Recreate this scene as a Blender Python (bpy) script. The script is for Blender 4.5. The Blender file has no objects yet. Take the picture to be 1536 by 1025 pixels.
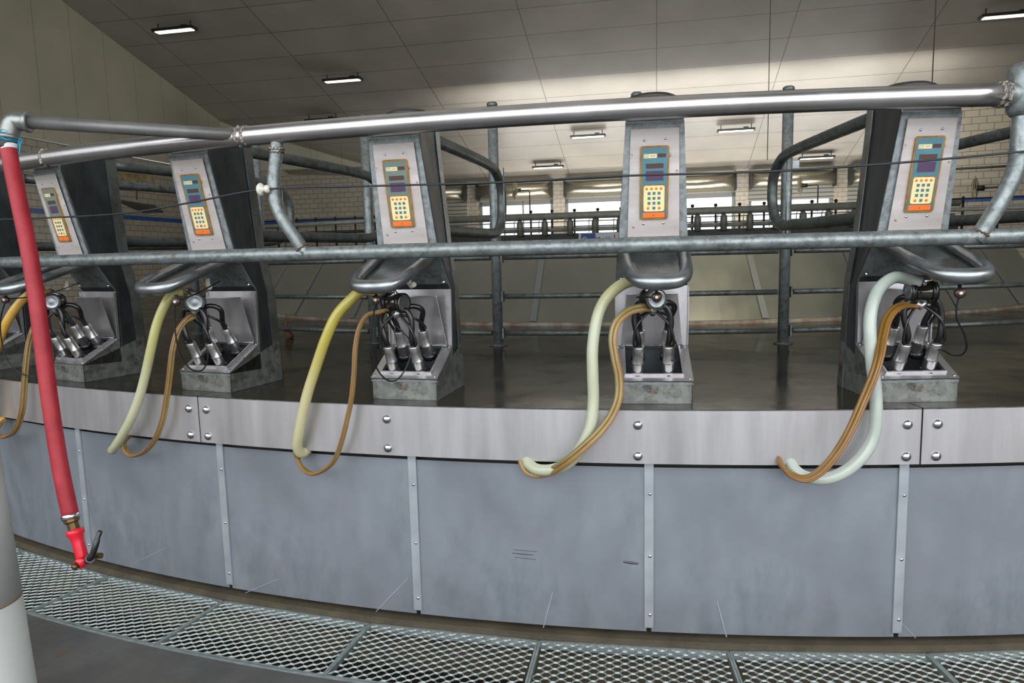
import bpy, math, random
from mathutils import Vector, Matrix
random.seed(7)
# ------------------------------------------------------------------ frame
W, H, FPX = 1536.0, 1025.0, 1050.0
D_, HC, YAW, PIT, ROL = 11.9648, 0.5997, -0.152, 0.1197, -0.0236
RAD = 9.2565                      # outer radius of the turning platform, its centre is the origin
def R_(d): return math.radians(d)
FWD = Vector((math.sin(YAW)*math.cos(PIT), math.cos(YAW)*math.cos(PIT), -math.sin(PIT)))
_rt = Vector((math.cos(YAW), -math.sin(YAW), 0)); _up = _rt.cross(FWD)
RT = _rt*math.cos(ROL)+_up*math.sin(ROL); UP = -_rt*math.sin(ROL)+_up*math.cos(ROL)
CAM = Vector((0, -D_, HC))
def ray(x, y): return FWD + RT*((x-W/2)/FPX) - UP*((y-H/2)/FPX)
def at_depth(x, y, d): return CAM + ray(x, y)*d
def tang(th): th = R_(th); return Vector((math.cos(th), math.sin(th), 0))
def outw(th): th = R_(th); return Vector((math.sin(th), -math.cos(th), 0))
def at_off(x, y, th, o):          # point of the view ray lying o metres outside the platform edge at station angle th
    d = ray(x, y); n = outw(th); t = (RAD+o-CAM.dot(n))/d.dot(n); return CAM+d*t
def cyl(r, th, z): th = R_(th); return Vector((r*math.sin(th), -r*math.cos(th), z))
AL = R_(3.02); BU = Vector((math.cos(AL), -math.sin(AL), 0)); BD = Vector((math.sin(AL), math.cos(AL), 0))
BO = Vector((0, -D_, 0))
def bld(a, s, z): return BO + BU*a + BD*s + Vector((0, 0, z))     # building axes: a across, s deep, z up
def at_face(x, y, s): d = ray(x, y); t = s/d.dot(BD); return CAM+d*t
def at_z(x, y, z): d = ray(x, y); return CAM+d*((z-HC)/d.z)
SL, CC = 0.287, 12.3
def ceil_z(s): return CC-SL*s
def at_ceil(x, y, drop=0):
    n = Vector((0, 0, 1))+BD*SL; d = ray(x, y); t = (CC-drop-(CAM-BO).dot(n))/d.dot(n); return CAM+d*t

# ------------------------------------------------------------------ linking
COL = bpy.context.scene.collection
def tag(o, label=None, cat=None, group=None, kind=None):
    if label: o['label'] = label
    if cat: o['category'] = cat
    if group: o['group'] = group
    if kind: o['kind'] = kind
    return o
def empty(name, loc=(0, 0, 0), rz=0, label=None, cat=None, group=None):
    o = bpy.data.objects.new(name, None); COL.objects.link(o); o.location = loc
    o.rotation_euler = (0, 0, rz); o.empty_display_size = .05
    return tag(o, label, cat, group)
class MB:
    def __init__(s): s.v = []; s.f = []; s.sm = []; s.mi = []; s.cur = 0
    def add(s, vs, fs, smooth=False):
        b = len(s.v); s.v += [Vector(v) for v in vs]
        for f in fs: s.f.append([b+i for i in f]); s.sm.append(smooth); s.mi.append(s.cur)
        return s
    def box(s, c, sz, M=None):
        x, y, z = [k/2 for k in sz]; c = Vector(c)
        vs = [Vector((i*x, j*y, k*z)) for i in (-1, 1) for j in (-1, 1) for k in (-1, 1)]
        if M: vs = [M @ v for v in vs]
        return s.add([v+c for v in vs], [(0,1,3,2),(4,6,7,5),(0,4,5,1),(2,3,7,6),(0,2,6,4),(1,5,7,3)])
    def hexa(s, p): # p: 4 bottom (ccw from above), 4 top
        return s.add(p, [(3,2,1,0),(4,5,6,7),(0,1,5,4),(1,2,6,5),(2,3,7,6),(3,0,4,7)])
    def quadslab(s, p, t): # thin sheet of four corners with thickness
        p = [Vector(q) for q in p]; n = (p[1]-p[0]).cross(p[3]-p[0]).normalized()*t
        return s.hexa([q-n for q in p]+[q for q in p])
    def tube(s, path, r, n=12, caps=True, closed=False, prof=None, up=None):
        P = [Vector(p) for p in path]; m = len(P)
        rr = r if isinstance(r, (list, tuple)) else [r]*m
        T = []
        for i in range(m):
            a = P[(i-1) % m] if (closed or i > 0) else P[i]; b = P[(i+1) % m] if (closed or i < m-1) else P[i]
            t = (b-a); T.append(t.normalized() if t.length > 1e-9 else Vector((0, 0, 1)))
        u = Vector(up) if up else (Vector((0, 0, 1)) if abs(T[0].z) < .9 else Vector((1, 0, 0)))
        vs = []; prof = prof or [(math.cos(2*math.pi*k/n), math.sin(2*math.pi*k/n)) for k in range(n)]
        n = len(prof)
        for i in range(m):
            if up: u = Vector(up)
            u = (u-T[i]*u.dot(T[i])).normalized(); w = T[i].cross(u)
            for a, b in prof: vs.append(P[i]+(w*a+u*b)*rr[i])
        fs = []
        for i in range(m if closed else m-1):
            j = (i+1) % m
            for k in range(n):
                l = (k+1) % n; fs.append((i*n+k, i*n+l, j*n+l, j*n+k))
        s.add(vs, fs, True)
        if caps and not closed:
            b = len(s.v)-len(vs)
            s.f.append([b+k for k in range(n)][::-1]); s.sm.append(False); s.mi.append(s.cur)
            s.f.append([b+(m-1)*n+k for k in range(n)]); s.sm.append(False); s.mi.append(s.cur)
        return s
    def cyl(s, a, b, r, n=16, r2=None): return s.tube([a, b], [r, r if r2 is None else r2], n)
    def lathe(s, prof, c=(0, 0, 0), axis=(0, 0, 1), n=20, smooth=True):
        c = Vector(c); q = Vector((0, 0, 1)).rotation_difference(Vector(axis).normalized())
        vs = [c+q @ Vector((r*math.cos(2*math.pi*k/n), r*math.sin(2*math.pi*k/n), z)) for r, z in prof for k in range(n)]
        fs = [(i*n+k, i*n+(k+1) % n, (i+1)*n+(k+1) % n, (i+1)*n+k) for i in range(len(prof)-1) for k in range(n)]
        s.add(vs, fs, smooth); b = len(s.v)-len(vs)
        s.f.append([b+k for k in range(n)][::-1]); s.sm.append(False); s.mi.append(s.cur)
        s.f.append([b+(len(prof)-1)*n+k for k in range(n)]); s.sm.append(False); s.mi.append(s.cur)
        return s
    def arc(s, prof, t0, t1, n): # swept (r,z) closed profile from angle t0 to t1 (deg) about the platform centre
        m = len(prof); vs = [cyl(r, t0+(t1-t0)*i/n, z) for i in range(n+1) for r, z in prof]; full = abs(t1-t0) >= 359.9
        fs = [(i*m+k, i*m+(k+1) % m, (i+1)*m+(k+1) % m, (i+1)*m+k) for i in range(n) for k in range(m)]
        if not full: fs += [tuple(range(m))[::-1], tuple(n*m+k for k in range(m))]
        return s.add(vs, fs)
    def rrect(s, cx, cy, w, h, r, z0, z1, M=None, n=4): # rounded slab in xy
        pts = []
        for sx, sy, a0 in ((1, 1, 0), (-1, 1, 90), (-1, -1, 180), (1, -1, 270)):
            for k in range(n+1):
                a = R_(a0+90*k/n); pts.append((cx+sx*(w/2-r)+r*math.cos(a), cy+sy*(h/2-r)+r*math.sin(a)))
        m = len(pts); vs = [Vector((x, y, z0)) for x, y in pts]+[Vector((x, y, z1)) for x, y in pts]
        if M: vs = [M @ v for v in vs]
        return s.add(vs, [tuple(range(m))[::-1], tuple(range(m, 2*m))]+[(k, (k+1) % m, m+(k+1) % m, m+k) for k in range(m)])
    def build(s, name, mat, parent=None, bevel=0, origin=None):
        me = bpy.data.meshes.new(name)
        o0 = Vector(origin) if origin is not None else Vector((0, 0, 0))
        me.from_pydata([v-o0 for v in s.v], [], s.f)
        for m_ in (mat if isinstance(mat, (list, tuple)) else [mat]): me.materials.append(m_)
        me.polygons.foreach_set('use_smooth', s.sm); me.polygons.foreach_set('material_index', s.mi)
        me.update()
        import bmesh
        bm = bmesh.new(); bm.from_mesh(me); bmesh.ops.recalc_face_normals(bm, faces=bm.faces); bm.to_mesh(me); bm.free()
        o = bpy.data.objects.new(name, me); COL.objects.link(o); o.location = o0
        if parent: o.parent = parent
        if bevel:
            b = o.modifiers.new('bevel', 'BEVEL'); b.width = bevel; b.segments = 2; b.limit_method = 'ANGLE'; b.angle_limit = R_(40)
        return o
def spline(pts, k=6):
    P = [Vector(p) for p in pts]; out = []
    for i in range(len(P)-1):
        p0 = P[i-1] if i else P[0]*2-P[1]; p1 = P[i]; p2 = P[i+1]; p3 = P[i+2] if i+2 < len(P) else P[i+1]*2-P[i]
        for j in range(k):
            t = j/k; out.append(.5*((2*p1)+(p2-p0)*t+(2*p0-5*p1+4*p2-p3)*t*t+(3*p1-p0-3*p2+p3)*t**3))
    return out+[P[-1]]
def copy_tree(o, parent=None):
    c = o.copy(); COL.objects.link(c); c.parent = parent
    for ch in list(o.children): copy_tree(ch, c)
    return c

# ------------------------------------------------------------------ materials
def lin(c): return tuple(((v/255)/12.92 if v/255 <= .04045 else ((v/255+.055)/1.055)**2.4) for v in c)+(1,)
def mat(name, base, rough=.5, metal=0, col2=None, nscale=8, stretch=(1, 1, 1), col3=None, bump=0, bscale=40, rvar=0, dirt=None, spec=.5,
        vor=False, coat=0, trans=0, emit=None, estr=0, lo=.35, hi=.65):
    m = bpy.data.materials.new(name); m.use_nodes = True; nt = m.node_tree; N = nt.nodes; L = nt.links; N.clear()
    out = N.new('ShaderNodeOutputMaterial'); b = N.new('ShaderNodeBsdfPrincipled'); L.new(b.outputs[0], out.inputs[0])
    b.inputs['Base Color'].default_value = lin(base); b.inputs['Roughness'].default_value = rough; b.inputs['Metallic'].default_value = metal
    b.inputs['Specular IOR Level'].default_value = spec; b.inputs['Coat Weight'].default_value = coat
    b.inputs['Transmission Weight'].default_value = trans
    if emit: b.inputs['Emission Color'].default_value = lin(emit); b.inputs['Emission Strength'].default_value = estr
    tc = N.new('ShaderNodeTexCoord'); mp = N.new('ShaderNodeMapping'); mp.inputs['Scale'].default_value = stretch
    L.new(tc.outputs['Object'], mp.inputs[0])
    def noise(sc, det=5, rg=.6, src=mp):
        n = N.new('ShaderNodeTexNoise'); n.inputs['Scale'].default_value = sc; n.inputs['Detail'].default_value = det; n.inputs['Roughness'].default_value = rg
        L.new(src.outputs[0], n.inputs[0]); return n
    def ramp(src, a, c0, c1, bb):
        r = N.new('ShaderNodeValToRGB'); e = r.color_ramp.elements; e[0].position = a; e[1].position = bb; e[0].color = c0; e[1].color = c1
        L.new(src, r.inputs[0]); return r
    last = None
    if col2:
        if vor:
            v = N.new('ShaderNodeTexVoronoi'); v.inputs['Scale'].default_value = nscale; L.new(mp.outputs[0], v.inputs[0])
            src = N.new('ShaderNodeSeparateColor'); L.new(v.outputs['Color'], src.inputs[0]); so = src.outputs[0]
            nn = noise(nscale*.25); mx = N.new('ShaderNodeMath'); mx.operation = 'MULTIPLY_ADD'; mx.inputs[1].default_value = .35
            L.new(so, mx.inputs[0]); L.new(nn.outputs[0], mx.inputs[2]); so = mx.outputs[0]
        else:
            so = noise(nscale).outputs[0]
        last = ramp(so, lo, lin(base), lin(col2), hi)
    if col3:
        n3 = noise(nscale*.37+1.3, 6, .7); r3 = ramp(n3.outputs[0], .52, (0, 0, 0, 1), (1, 1, 1, 1), .72)
        mx = N.new('ShaderNodeMix'); mx.data_type = 'RGBA'; L.new(r3.outputs[0], mx.inputs[0])
        if last: L.new(last.outputs[0], mx.inputs[6])
        else: mx.inputs[6].default_value = lin(base)
        mx.inputs[7].default_value = lin(col3); last = mx
    if dirt:
        n4 = noise(dirt[1], 4, .6, mp if len(dirt) < 4 else tc); 
        if len(dirt) >= 4: L.new(tc.outputs['Object'], n4.inputs[0])
        r4 = ramp(n4.outputs[0], dirt[2], (0, 0, 0, 1), (1, 1, 1, 1), dirt[2]+.08)
        mx = N.new('ShaderNodeMix'); mx.data_type = 'RGBA'; L.new(r4.outputs[0], mx.inputs[0])
        if last: L.new(last.outputs[2 if last.type == 'MIX' else 0], mx.inputs[6])
        else: mx.inputs[6].default_value = lin(base)
        mx.inputs[7].default_value = lin(dirt[0]); last = mx
    if last: L.new(last.outputs[2 if last.type == 'MIX' else 0], b.inputs['Base Color'])
    if rvar:
        n5 = noise(nscale*.6+2, 5, .65); mr = N.new('ShaderNodeMapRange'); mr.inputs[1].default_value = .3; mr.inputs[2].default_value = .7
        mr.inputs[3].default_value = max(.02, rough-rvar); mr.inputs[4].default_value = min(1, rough+rvar)
        L.new(n5.outputs[0], mr.inputs[0]); L.new(mr.outputs[0], b.inputs['Roughness'])
    if bump:
        n6 = noise(bscale, 4); bp = N.new('ShaderNodeBump'); bp.inputs['Strength'].default_value = bump; bp.inputs['Distance'].default_value = .01
        L.new(n6.outputs[0], bp.inputs['Height']); L.new(bp.outputs[0], b.inputs['Normal'])
    return m
def brickmat(name, c1, c2, mortar, bw, bh, ms, rough=.45, offset=.5, metal=0, spec=.5, streak=None, bump=.3):
    m = mat(name, c1, rough, metal, spec=spec); nt = m.node_tree; N = nt.nodes; L = nt.links; b = [n for n in N if n.type == 'BSDF_PRINCIPLED'][0]
    tc = [n for n in N if n.type == 'TEX_COORD'][0]
    br = N.new('ShaderNodeTexBrick'); L.new(tc.outputs['Object'], br.inputs['Vector'])
    br.inputs['Color1'].default_value = lin(c1); br.inputs['Color2'].default_value = lin(c2); br.inputs['Mortar'].default_value = lin(mortar)
    br.inputs['Scale'].default_value = 1; br.inputs['Mortar Size'].default_value = ms; br.inputs['Mortar Smooth'].default_value = .2
    br.inputs['Brick Width'].default_value = bw; br.inputs['Row Height'].default_value = bh; br.offset = offset
    no = N.new('ShaderNodeTexNoise'); no.inputs['Scale'].default_value = .7; no.inputs['Detail'].default_value = 6
    L.new(tc.outputs['Object'], no.inputs[0])
    mx = N.new('ShaderNodeMix'); mx.data_type = 'RGBA'; mx.blend_type = 'MULTIPLY'; mx.inputs[0].default_value = .5
    L.new(br.outputs[0], mx.inputs[6]); rp = N.new('ShaderNodeValToRGB'); rp.color_ramp.elements[0].color = (.6, .6, .6, 1); rp.color_ramp.elements[0].position = .3; rp.color_ramp.elements[1].position = .7
    L.new(no.outputs[0], rp.inputs[0]); L.new(rp.outputs[0], mx.inputs[7]); L.new(mx.outputs[2], b.inputs['Base Color'])
    bp = N.new('ShaderNodeBump'); bp.invert = True; bp.inputs['Strength'].default_value = bump; bp.inputs['Distance'].default_value = .004
    L.new(br.outputs['Fac'], bp.inputs['Height']); L.new(bp.outputs[0], b.inputs['Normal'])
    return m
MAT = dict(
 skirt=mat('skirt_steel', (136, 142, 150), .45, .65, (156, 162, 170), 1.6, (1, 1, .5), col3=(124, 131, 139), bump=.04, bscale=60, rvar=.1, dirt=((92, 88, 76), 55, .79, 1)),
 strip=mat('strip_steel', (164, 172, 178), .46, .6, (182, 188, 192), 6, bump=.05, rvar=.08),
 band=mat('band_steel', (184, 182, 184), .38, .8, (204, 202, 204), 9, (1, 1, .12), bump=.02, bscale=30, rvar=.06, dirt=((166, 154, 134), 5, .72, 1)),
 bolt=mat('bolt_steel', (190, 190, 196), .22, 1),
 deck=mat('wet_deck', (27, 26, 23), .17, 0, (46, 43, 35), 1.6, (1, 1, 1), col3=(38, 37, 33), bump=.10, bscale=4, rvar=.13, dirt=((74, 60, 36), 2.4, .60, 1), spec=.2),
 curb=mat('curb_concrete', (66, 60, 49), .75, 0, (84, 76, 60), 9, bump=.3, bscale=60),
 floor=mat('wet_concrete', (62, 61, 59), .42, 0, (80, 78, 74), 3, col3=(58, 54, 50), bump=.25, bscale=30, rvar=.15, dirt=((76, 64, 52), 5, .64, 1)),
 channel=mat('channel_dirt', (16, 11, 9), .7, 0, (28, 20, 17), 9, bump=.4, bscale=30),
 grate=mat('grate_galvanised', (124, 132, 130), .45, .5, (148, 156, 152), 30),
 bigpipe=mat('polished_pipe', (176, 174, 174), .33, .95, (194, 192, 192), 3, (1, 1, 1), bump=.02, bscale=20, rvar=.05),
 galv=mat('galvanised', (98, 104, 104), .44, .6, (134, 141, 141), 60, vor=True, col3=(84, 90, 88), bump=.05, bscale=50, rvar=.1, dirt=((96, 82, 62), 9, .68, 1), lo=.3, hi=.8),
 galvd=mat('galvanised_dark', (66, 71, 69), .45, .5, (98, 104, 101), 40, vor=True, col3=(52, 56, 54), bump=.06, bscale=40, rvar=.1, dirt=((70, 60, 46), 9, .66, 1), lo=.3, hi=.8),
 side=mat('housing_side', (54, 58, 60), .4, .6, (78, 83, 86), 7, (1, 1, .4), col3=(46, 50, 52), bump=.04, bscale=20, rvar=.1),
 face=mat('face_galvanised', (120, 127, 129), .4, .5, (160, 167, 169), 55, vor=True, col3=(112, 116, 112), bump=.04, rvar=.1, dirt=((128, 112, 84), 14, .67, 1), lo=.3, hi=.8),
 plate=mat('plate_brushed', (190, 182, 178), .45, .4, (206, 199, 196), 5, (.4, 1, 3), bump=.03, rvar=.06, dirt=((140, 112, 78), 26, .66, 1)),
 inox=mat('inox', (176, 174, 176), .3, .85, (192, 190, 192), 3, (3, 1, .5), bump=.02, rvar=.05),
 inoxd=mat('inox_dull', (120, 124, 126), .32, .85, (156, 160, 162), 6, col3=(96, 98, 98), rvar=.08, bump=.03),
 boxg=mat('box_galvanised', (88, 88, 84), .42, .55, (132, 135, 130), 38, vor=True, col3=(58, 60, 58), dirt=((86, 62, 44), 12, .62, 1), lo=.3, hi=.85),
 cup=mat('cup_steel', (160, 159, 158), .3, .88, (184, 183, 182), 20),
 rubber=mat('black_rubber', (18, 18, 20), .33, 0, spec=.6),
 cord=mat('black_cord', (16, 16, 17), .5),
 cap=mat('black_cap', (30, 30, 29), .5, 0, (44, 43, 40), 9, bump=.2),
 glass=mat('claw_bowl', (52, 50, 42), .08, .4, (30, 28, 24), 20, coat=.6),
 whitep=mat('white_plastic', (206, 202, 190), .4), disc=mat('sensor_disc', (52, 32, 26), .35),
 milk=mat('milk_hose_clear', (176, 178, 146), .25, 0, (184, 188, 168), 4, spec=.5, col3=(172, 168, 108)),
 milky=mat('milk_hose_yellow', (184, 170, 70), .25, 0, (190, 186, 132), 2.4, spec=.5),
 milkw=mat('milk_hose_pale', (162, 172, 164), .25, 0, (176, 184, 174), 5, dirt=((150, 112, 60), 24, .7)),
 milko=mat('milk_hose_amber', (186, 140, 50), .3, 0, (200, 164, 84), 5),
 pulse=mat('air_hose_amber', (130, 106, 60), .3, 0, (148, 126, 80), 7),
 pulseo=mat('air_hose_deep_amber', (120, 86, 28), .3, 0, (136, 100, 42), 7),
 pgreen=mat('air_hose_green_stripe', (80, 112, 80), .4), porange=mat('air_hose_orange_stripe', (132, 92, 50), .4),
 red=mat('red_hose', (140, 32, 42), .5, 0, (160, 46, 56), 8, bump=.05, spec=.3), red2=mat('red_nozzle', (206, 20, 44), .38, 0),
 brass=mat('brass', (120, 96, 60), .4, .8, (88, 72, 50), 30), pgrey=mat('grey_pipe', (92, 92, 90), .45, .4, (110, 110, 108), 9, bump=.03),
 elbow=mat('elbow_steel', (116, 119, 117), .38, .7, (140, 143, 140), 14), twine=mat('blue_twine', (30, 130, 160), .6), label=mat('white_tag', (200, 196, 196), .5),
 wpost=mat('white_post', (150, 154, 152), .55, 0, (166, 168, 166), 3, bump=.03), wjoint=mat('post_joint', (112, 100, 84), .7),
 frame=mat('amber_edge', (134, 98, 48), .4, .2, (160, 124, 66), 30), teal=mat('teal_panel', (66, 112, 126), .42, 0, (82, 126, 136), 8),
 teald=mat('teal_panel_faded', (88, 112, 110), .45, 0, (112, 126, 116), 8),
 cream=mat('cream_keypad', (236, 214, 156), .5), kblue=mat('key_blue', (66, 118, 140), .45), korange=mat('key_orange', (232, 118, 66), .45), kbar=mat('orange_bar', (240, 112, 36), .45),
 dbrown=mat('display_brown', (84, 64, 60), .25), dpurple=mat('display_purple', (84, 64, 90), .3),
 cone=mat('cone_sheet', (94, 93, 85), .36, .3, (108, 107, 95), 1.2, (1, 1, 1), bump=.04, bscale=4, rvar=.08), cseam=mat('cone_seam', (112, 114, 112), .4, .5),
 weld=mat('weld', (196, 190, 184), .3, .9, (104, 90, 78), 90, bump=.8, bscale=140), rust=mat('rust', (96, 58, 36), .8, 0, (70, 48, 34), 30),
 panelw=brickmat('wall_panel', (194, 189, 168), (194, 189, 168), (158, 153, 134), 1.15, 60, .012, .4, 0),
 tile=brickmat('wall_tile', (178, 168, 150), (186, 176, 158), (112, 104, 92), .33, .165, .009, .35),
 tilebig=brickmat('wall_tile_large', (178, 168, 148), (184, 174, 154), (112, 104, 92), .40, .205, .010, .35),
 bluetile=brickmat('blue_tile', (18, 84, 160), (14, 76, 150), (60, 90, 120), .33, .3, .006, .3),
 ceil=brickmat('ceiling_panel', (176, 170, 160), (180, 174, 164), (104, 96, 88), 3.5, 1.163, .012, .36, 0, spec=.5, bump=.5),
 shutter=mat('roller_steel', (168, 162, 146), .3, .8, (182, 176, 158), 3), slat=brickmat('shutter_slat', (150, 148, 138), (150, 148, 138), (96, 94, 88), 60, .16, .03, .5, 0),
 wframe=mat('window_frame', (120, 122, 122), .5), lampb=mat('lamp_body', (22, 24, 23), .5), lampe=mat('lamp_diffuser', (250, 250, 235), .5, emit=(245, 255, 232), estr=1.7),
 dark=mat('dark_steel', (36, 38, 36), .5, .3, (52, 54, 50), 9), far=mat('far_steel', (140, 140, 132), .5, .2, (160, 160, 150), 6), fcan=mat('far_canister', (112, 110, 102), .5, .2, (132, 130, 120), 9),
 sgw=mat('sign_white', (196, 200, 206), .5), sgb=mat('sign_blue', (10, 66, 140), .5), sgn=mat('sign_navy', (44, 52, 110), .5), sgr=mat('sign_red', (196, 66, 66), .5),
 cage=mat('fan_cage', (150, 138, 110), .5, .3), tan=mat('tan_sheet', (128, 112, 76), .6, 0, (90, 74, 48), 6), wirem=mat('black_wire', (34, 38, 42), .5), hangw=mat('hanging_wire', (64, 62, 58), .5),
 scuffl=mat('light_scratch', (168, 176, 186), .5, .4), scuffd=mat('dark_scuff', (92, 98, 106), .5, .4), pdark=mat('plate_foot_shade', (112, 110, 114), .4, .6, (136, 134, 136), 9), kerb=mat('kerb_rusty', (130, 126, 116), .6, .2, (96, 70, 50), 9), glassw=None)
g = bpy.data.materials.new('window_glass'); g.use_nodes = True; nt = g.node_tree; nt.nodes.clear()
o_ = nt.nodes.new('ShaderNodeOutputMaterial'); mxs = nt.nodes.new('ShaderNodeMixShader'); tr = nt.nodes.new('ShaderNodeBsdfTransparent'); gl = nt.nodes.new('ShaderNodeBsdfGlossy')
gl.inputs['Roughness'].default_value = .03; mxs.inputs[0].default_value = .06
nt.links.new(tr.outputs[0], mxs.inputs[1]); nt.links.new(gl.outputs[0], mxs.inputs[2]); nt.links.new(mxs.outputs[0], o_.inputs[0]); MAT['glassw'] = g
M = MAT


def gradmat(name, top, bot, z0, z1):
    m = mat(name, top, .25, 0); nt = m.node_tree; N = nt.nodes; L = nt.links; b = [n for n in N if n.type == 'BSDF_PRINCIPLED'][0]; tc = [n for n in N if n.type == 'TEX_COORD'][0]
    sx = N.new('ShaderNodeSeparateXYZ'); L.new(tc.outputs['Object'], sx.inputs[0]); mr = N.new('ShaderNodeMapRange'); mr.inputs[1].default_value = z0; mr.inputs[2].default_value = z1
    L.new(sx.outputs[2], mr.inputs[0]); no = N.new('ShaderNodeTexNoise'); no.inputs['Scale'].default_value = 9; L.new(tc.outputs['Object'], no.inputs[0])
    ad = N.new('ShaderNodeMath'); ad.operation = 'MULTIPLY_ADD'; ad.inputs[1].default_value = .5; L.new(no.outputs[0], ad.inputs[0]); L.new(mr.outputs[0], ad.inputs[2])
    sb = N.new('ShaderNodeMath'); sb.operation = 'SUBTRACT'; sb.use_clamp = True; sb.inputs[1].default_value = .25; L.new(ad.outputs[0], sb.inputs[0])
    mx = N.new('ShaderNodeMix'); mx.data_type = 'RGBA'; L.new(sb.outputs[0], mx.inputs[0]); mx.inputs[6].default_value = lin(top); mx.inputs[7].default_value = lin(bot); L.new(mx.outputs[2], b.inputs['Base Color'])
    b.inputs['Subsurface Weight'].default_value = .15; b.inputs['Subsurface Radius'].default_value = (.02, .02, .012)
    return m
M['milky'] = gradmat('milk_hose_yellow', (168, 156, 74), (180, 176, 140), -.22, -.5)
M['milk2'] = gradmat('milk_hose_yellowish', (172, 170, 110), (182, 182, 152), -.2, -.5)
M['milk'] = gradmat('milk_hose_clear', (172, 170, 128), (174, 178, 154), -.02, -.15)
M['tray'] = mat('tray_steel', (84, 87, 86), .27, .75, (112, 115, 113), 8, col3=(66, 68, 66), bump=.06, bscale=14, rvar=.08)
# ================================================================== the room
def plane_obj(name, origin, ux, uy, poly, m, th=.12, kind='structure', parent=None):
    """flat slab whose local x,y are ux,uy and whose face looks along ux x uy; poly in local coordinates"""
    ux = Vector(ux).normalized(); uy = (Vector(uy)-ux*Vector(uy).dot(ux)).normalized(); n = ux.cross(uy)
    mb = MB(); k = len(poly)
    mb.add([Vector((x, y, 0)) for x, y in poly]+[Vector((x, y, -th)) for x, y in poly],
           [tuple(range(k)), tuple(range(k, 2*k))[::-1]]+[(i, k+i, k+(i+1) % k, (i+1) % k) for i in range(k)])
    o = mb.build(name, m, parent)
    R = Matrix((ux, uy, n)).transposed().to_4x4(); o.matrix_world = Matrix.Translation(origin) @ R
    if kind and not parent: o['kind'] = kind
    return o
ZF = -.985; S0, S1 = -4.0, 29.6; AL0, AR0 = -15.25, 15.5; EAVE = ceil_z(S1); TILETOP = 3.85
tag(MB().arc([(9.66, ZF-.25), (40, ZF-.25), (40, ZF), (9.66, ZF)], -180, 180, 160).build('floor', M['floor']), kind='structure')
tag(MB().arc([(8.9, ZF-.3), (9.66, ZF-.3), (9.66, ZF-.2), (8.9, ZF-.2)], -180, 180, 120).build('floor_channel', M['channel']), kind='structure')
tag(MB().arc([(8.95, ZF-.2), (9.235, ZF-.2), (9.235, ZF+.005), (9.212, ZF+.012), (8.95, ZF+.012)], -180, 180, 160).build('trim_kerb', M['curb']), kind='structure')
tag(MB().arc([(4.4, ZF-.3), (8.95, ZF-.3), (8.95, ZF), (4.4, ZF)], -180, 180, 90).build('floor_inner', M['curb']), kind='structure')
tag(MB().arc([(0.02, ZF-.3), (4.4, ZF-.3), (4.4, ZF), (0.02, ZF)], -180, 180, 60).build('floor_pit', M['curb']), kind='structure')
L_ = math.hypot(1, SL)
plane_obj('ceiling', bld(0, S1+.2, ceil_z(S1+.2)), BU, -(BD-Vector((0, 0, SL))), [(AL0-.5, -.6), (AR0+.5, -.6), (AR0+.5, (S1-S0+.8)*L_), (AL0-.5, (S1-S0+.8)*L_)], M['ceil']).data.flip_normals()
# left wall: tiles up to the eave line, wide panels above, following the roof slope
plane_obj('wall_left', bld(AL0, S0, 0), BD, (0, 0, 1), [(0, ZF), (S1-S0, ZF), (S1-S0, min(TILETOP, EAVE)), (0, TILETOP)], M['tile'])
plane_obj('wall_left_upper', bld(AL0, S0, 0), BD, (0, 0, 1), [(0, TILETOP), (S1-S0-.2, TILETOP), (0, ceil_z(S0))], M['panelw'])
plane_obj('wall_right', bld(AR0, S0, 0), (0, 0, 1), BD, [(ZF, 0), (ceil_z(S0), 0), (EAVE, S1-S0), (ZF, S1-S0)], M['panelw'])
# wall behind the photographer with a wide opening to daylight
plane_obj('wall_front', bld(AL0, S0, 0), BU, (0, 0, 1), [(0, ZF), (9, ZF), (9, 5.4), (0, 5.4)], M['panelw']).data.flip_normals()
plane_obj('wall_front_right', bld(AL0+24, S0, 0), BU, (0, 0, 1), [(0, ZF), (6.75, ZF), (6.75, 5.4), (0, 5.4)], M['panelw']).data.flip_normals()
plane_obj('wall_front_upper', bld(AL0, S0, 0), BU, (0, 0, 1), [(0, 5.4), (30.75, 5.4), (30.75, ceil_z(S0)), (0, ceil_z(S0))], M['panelw']).data.flip_normals()
# walls that stand forward of the window wall, left and right
SF = 23.1; XL, XR = AL0, -7.3
ps = [at_face(x, y, SF) for x, y in ((358, 193), (435, 206), (541, 241), (612, 266))]
q = [((p-BO).dot(BU)-AL0, p.z) for p in ps]
plane_obj('wall_back_left', bld(AL0, SF, 0), BU, (0, 0, 1), [(0, ZF), (q[-1][0], ZF), (q[-1][0], min(TILETOP, q[-1][1])), (0, TILETOP)], M['tile'], .2)
plane_obj('wall_back_left_upper', bld(AL0, SF, 0), BU, (0, 0, 1), [(0, TILETOP), (q[-1][0], TILETOP)]+[(a, b) for a, b in q[::-1]]+[(0, ceil_z(SF))], M['panelw'], .2)
SR = 24.5
rp = [(at_face(x, 300, SR)-BO).dot(BU) for x in (1385, )][0]
plane_obj('wall_back_right', bld(rp, SR, 0), BU*math.cos(R_(7))-BD*math.sin(R_(7)), (0, 0, 1), [(0, ZF), (9, ZF), (9, ceil_z(SR)+.4), (0, ceil_z(SR)-.05)], M['tilebig'], .2)
def blue(name, origin, ux, x0, x1, z0=1.97, z1=2.10):
    plane_obj(name, origin, ux, (0, 0, 1), [(x0, z0), (x1, z0), (x1, z1), (x0, z1)], M['bluetile'], .012)
nF = -BD
blue('trim_blue_1', bld(AL0, SF-.012, 0), BU, 0, q[-1][0])
blue('trim_blue_2', bld(AL0+.012, S0, 0), BD, 0, SF-S0)
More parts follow.
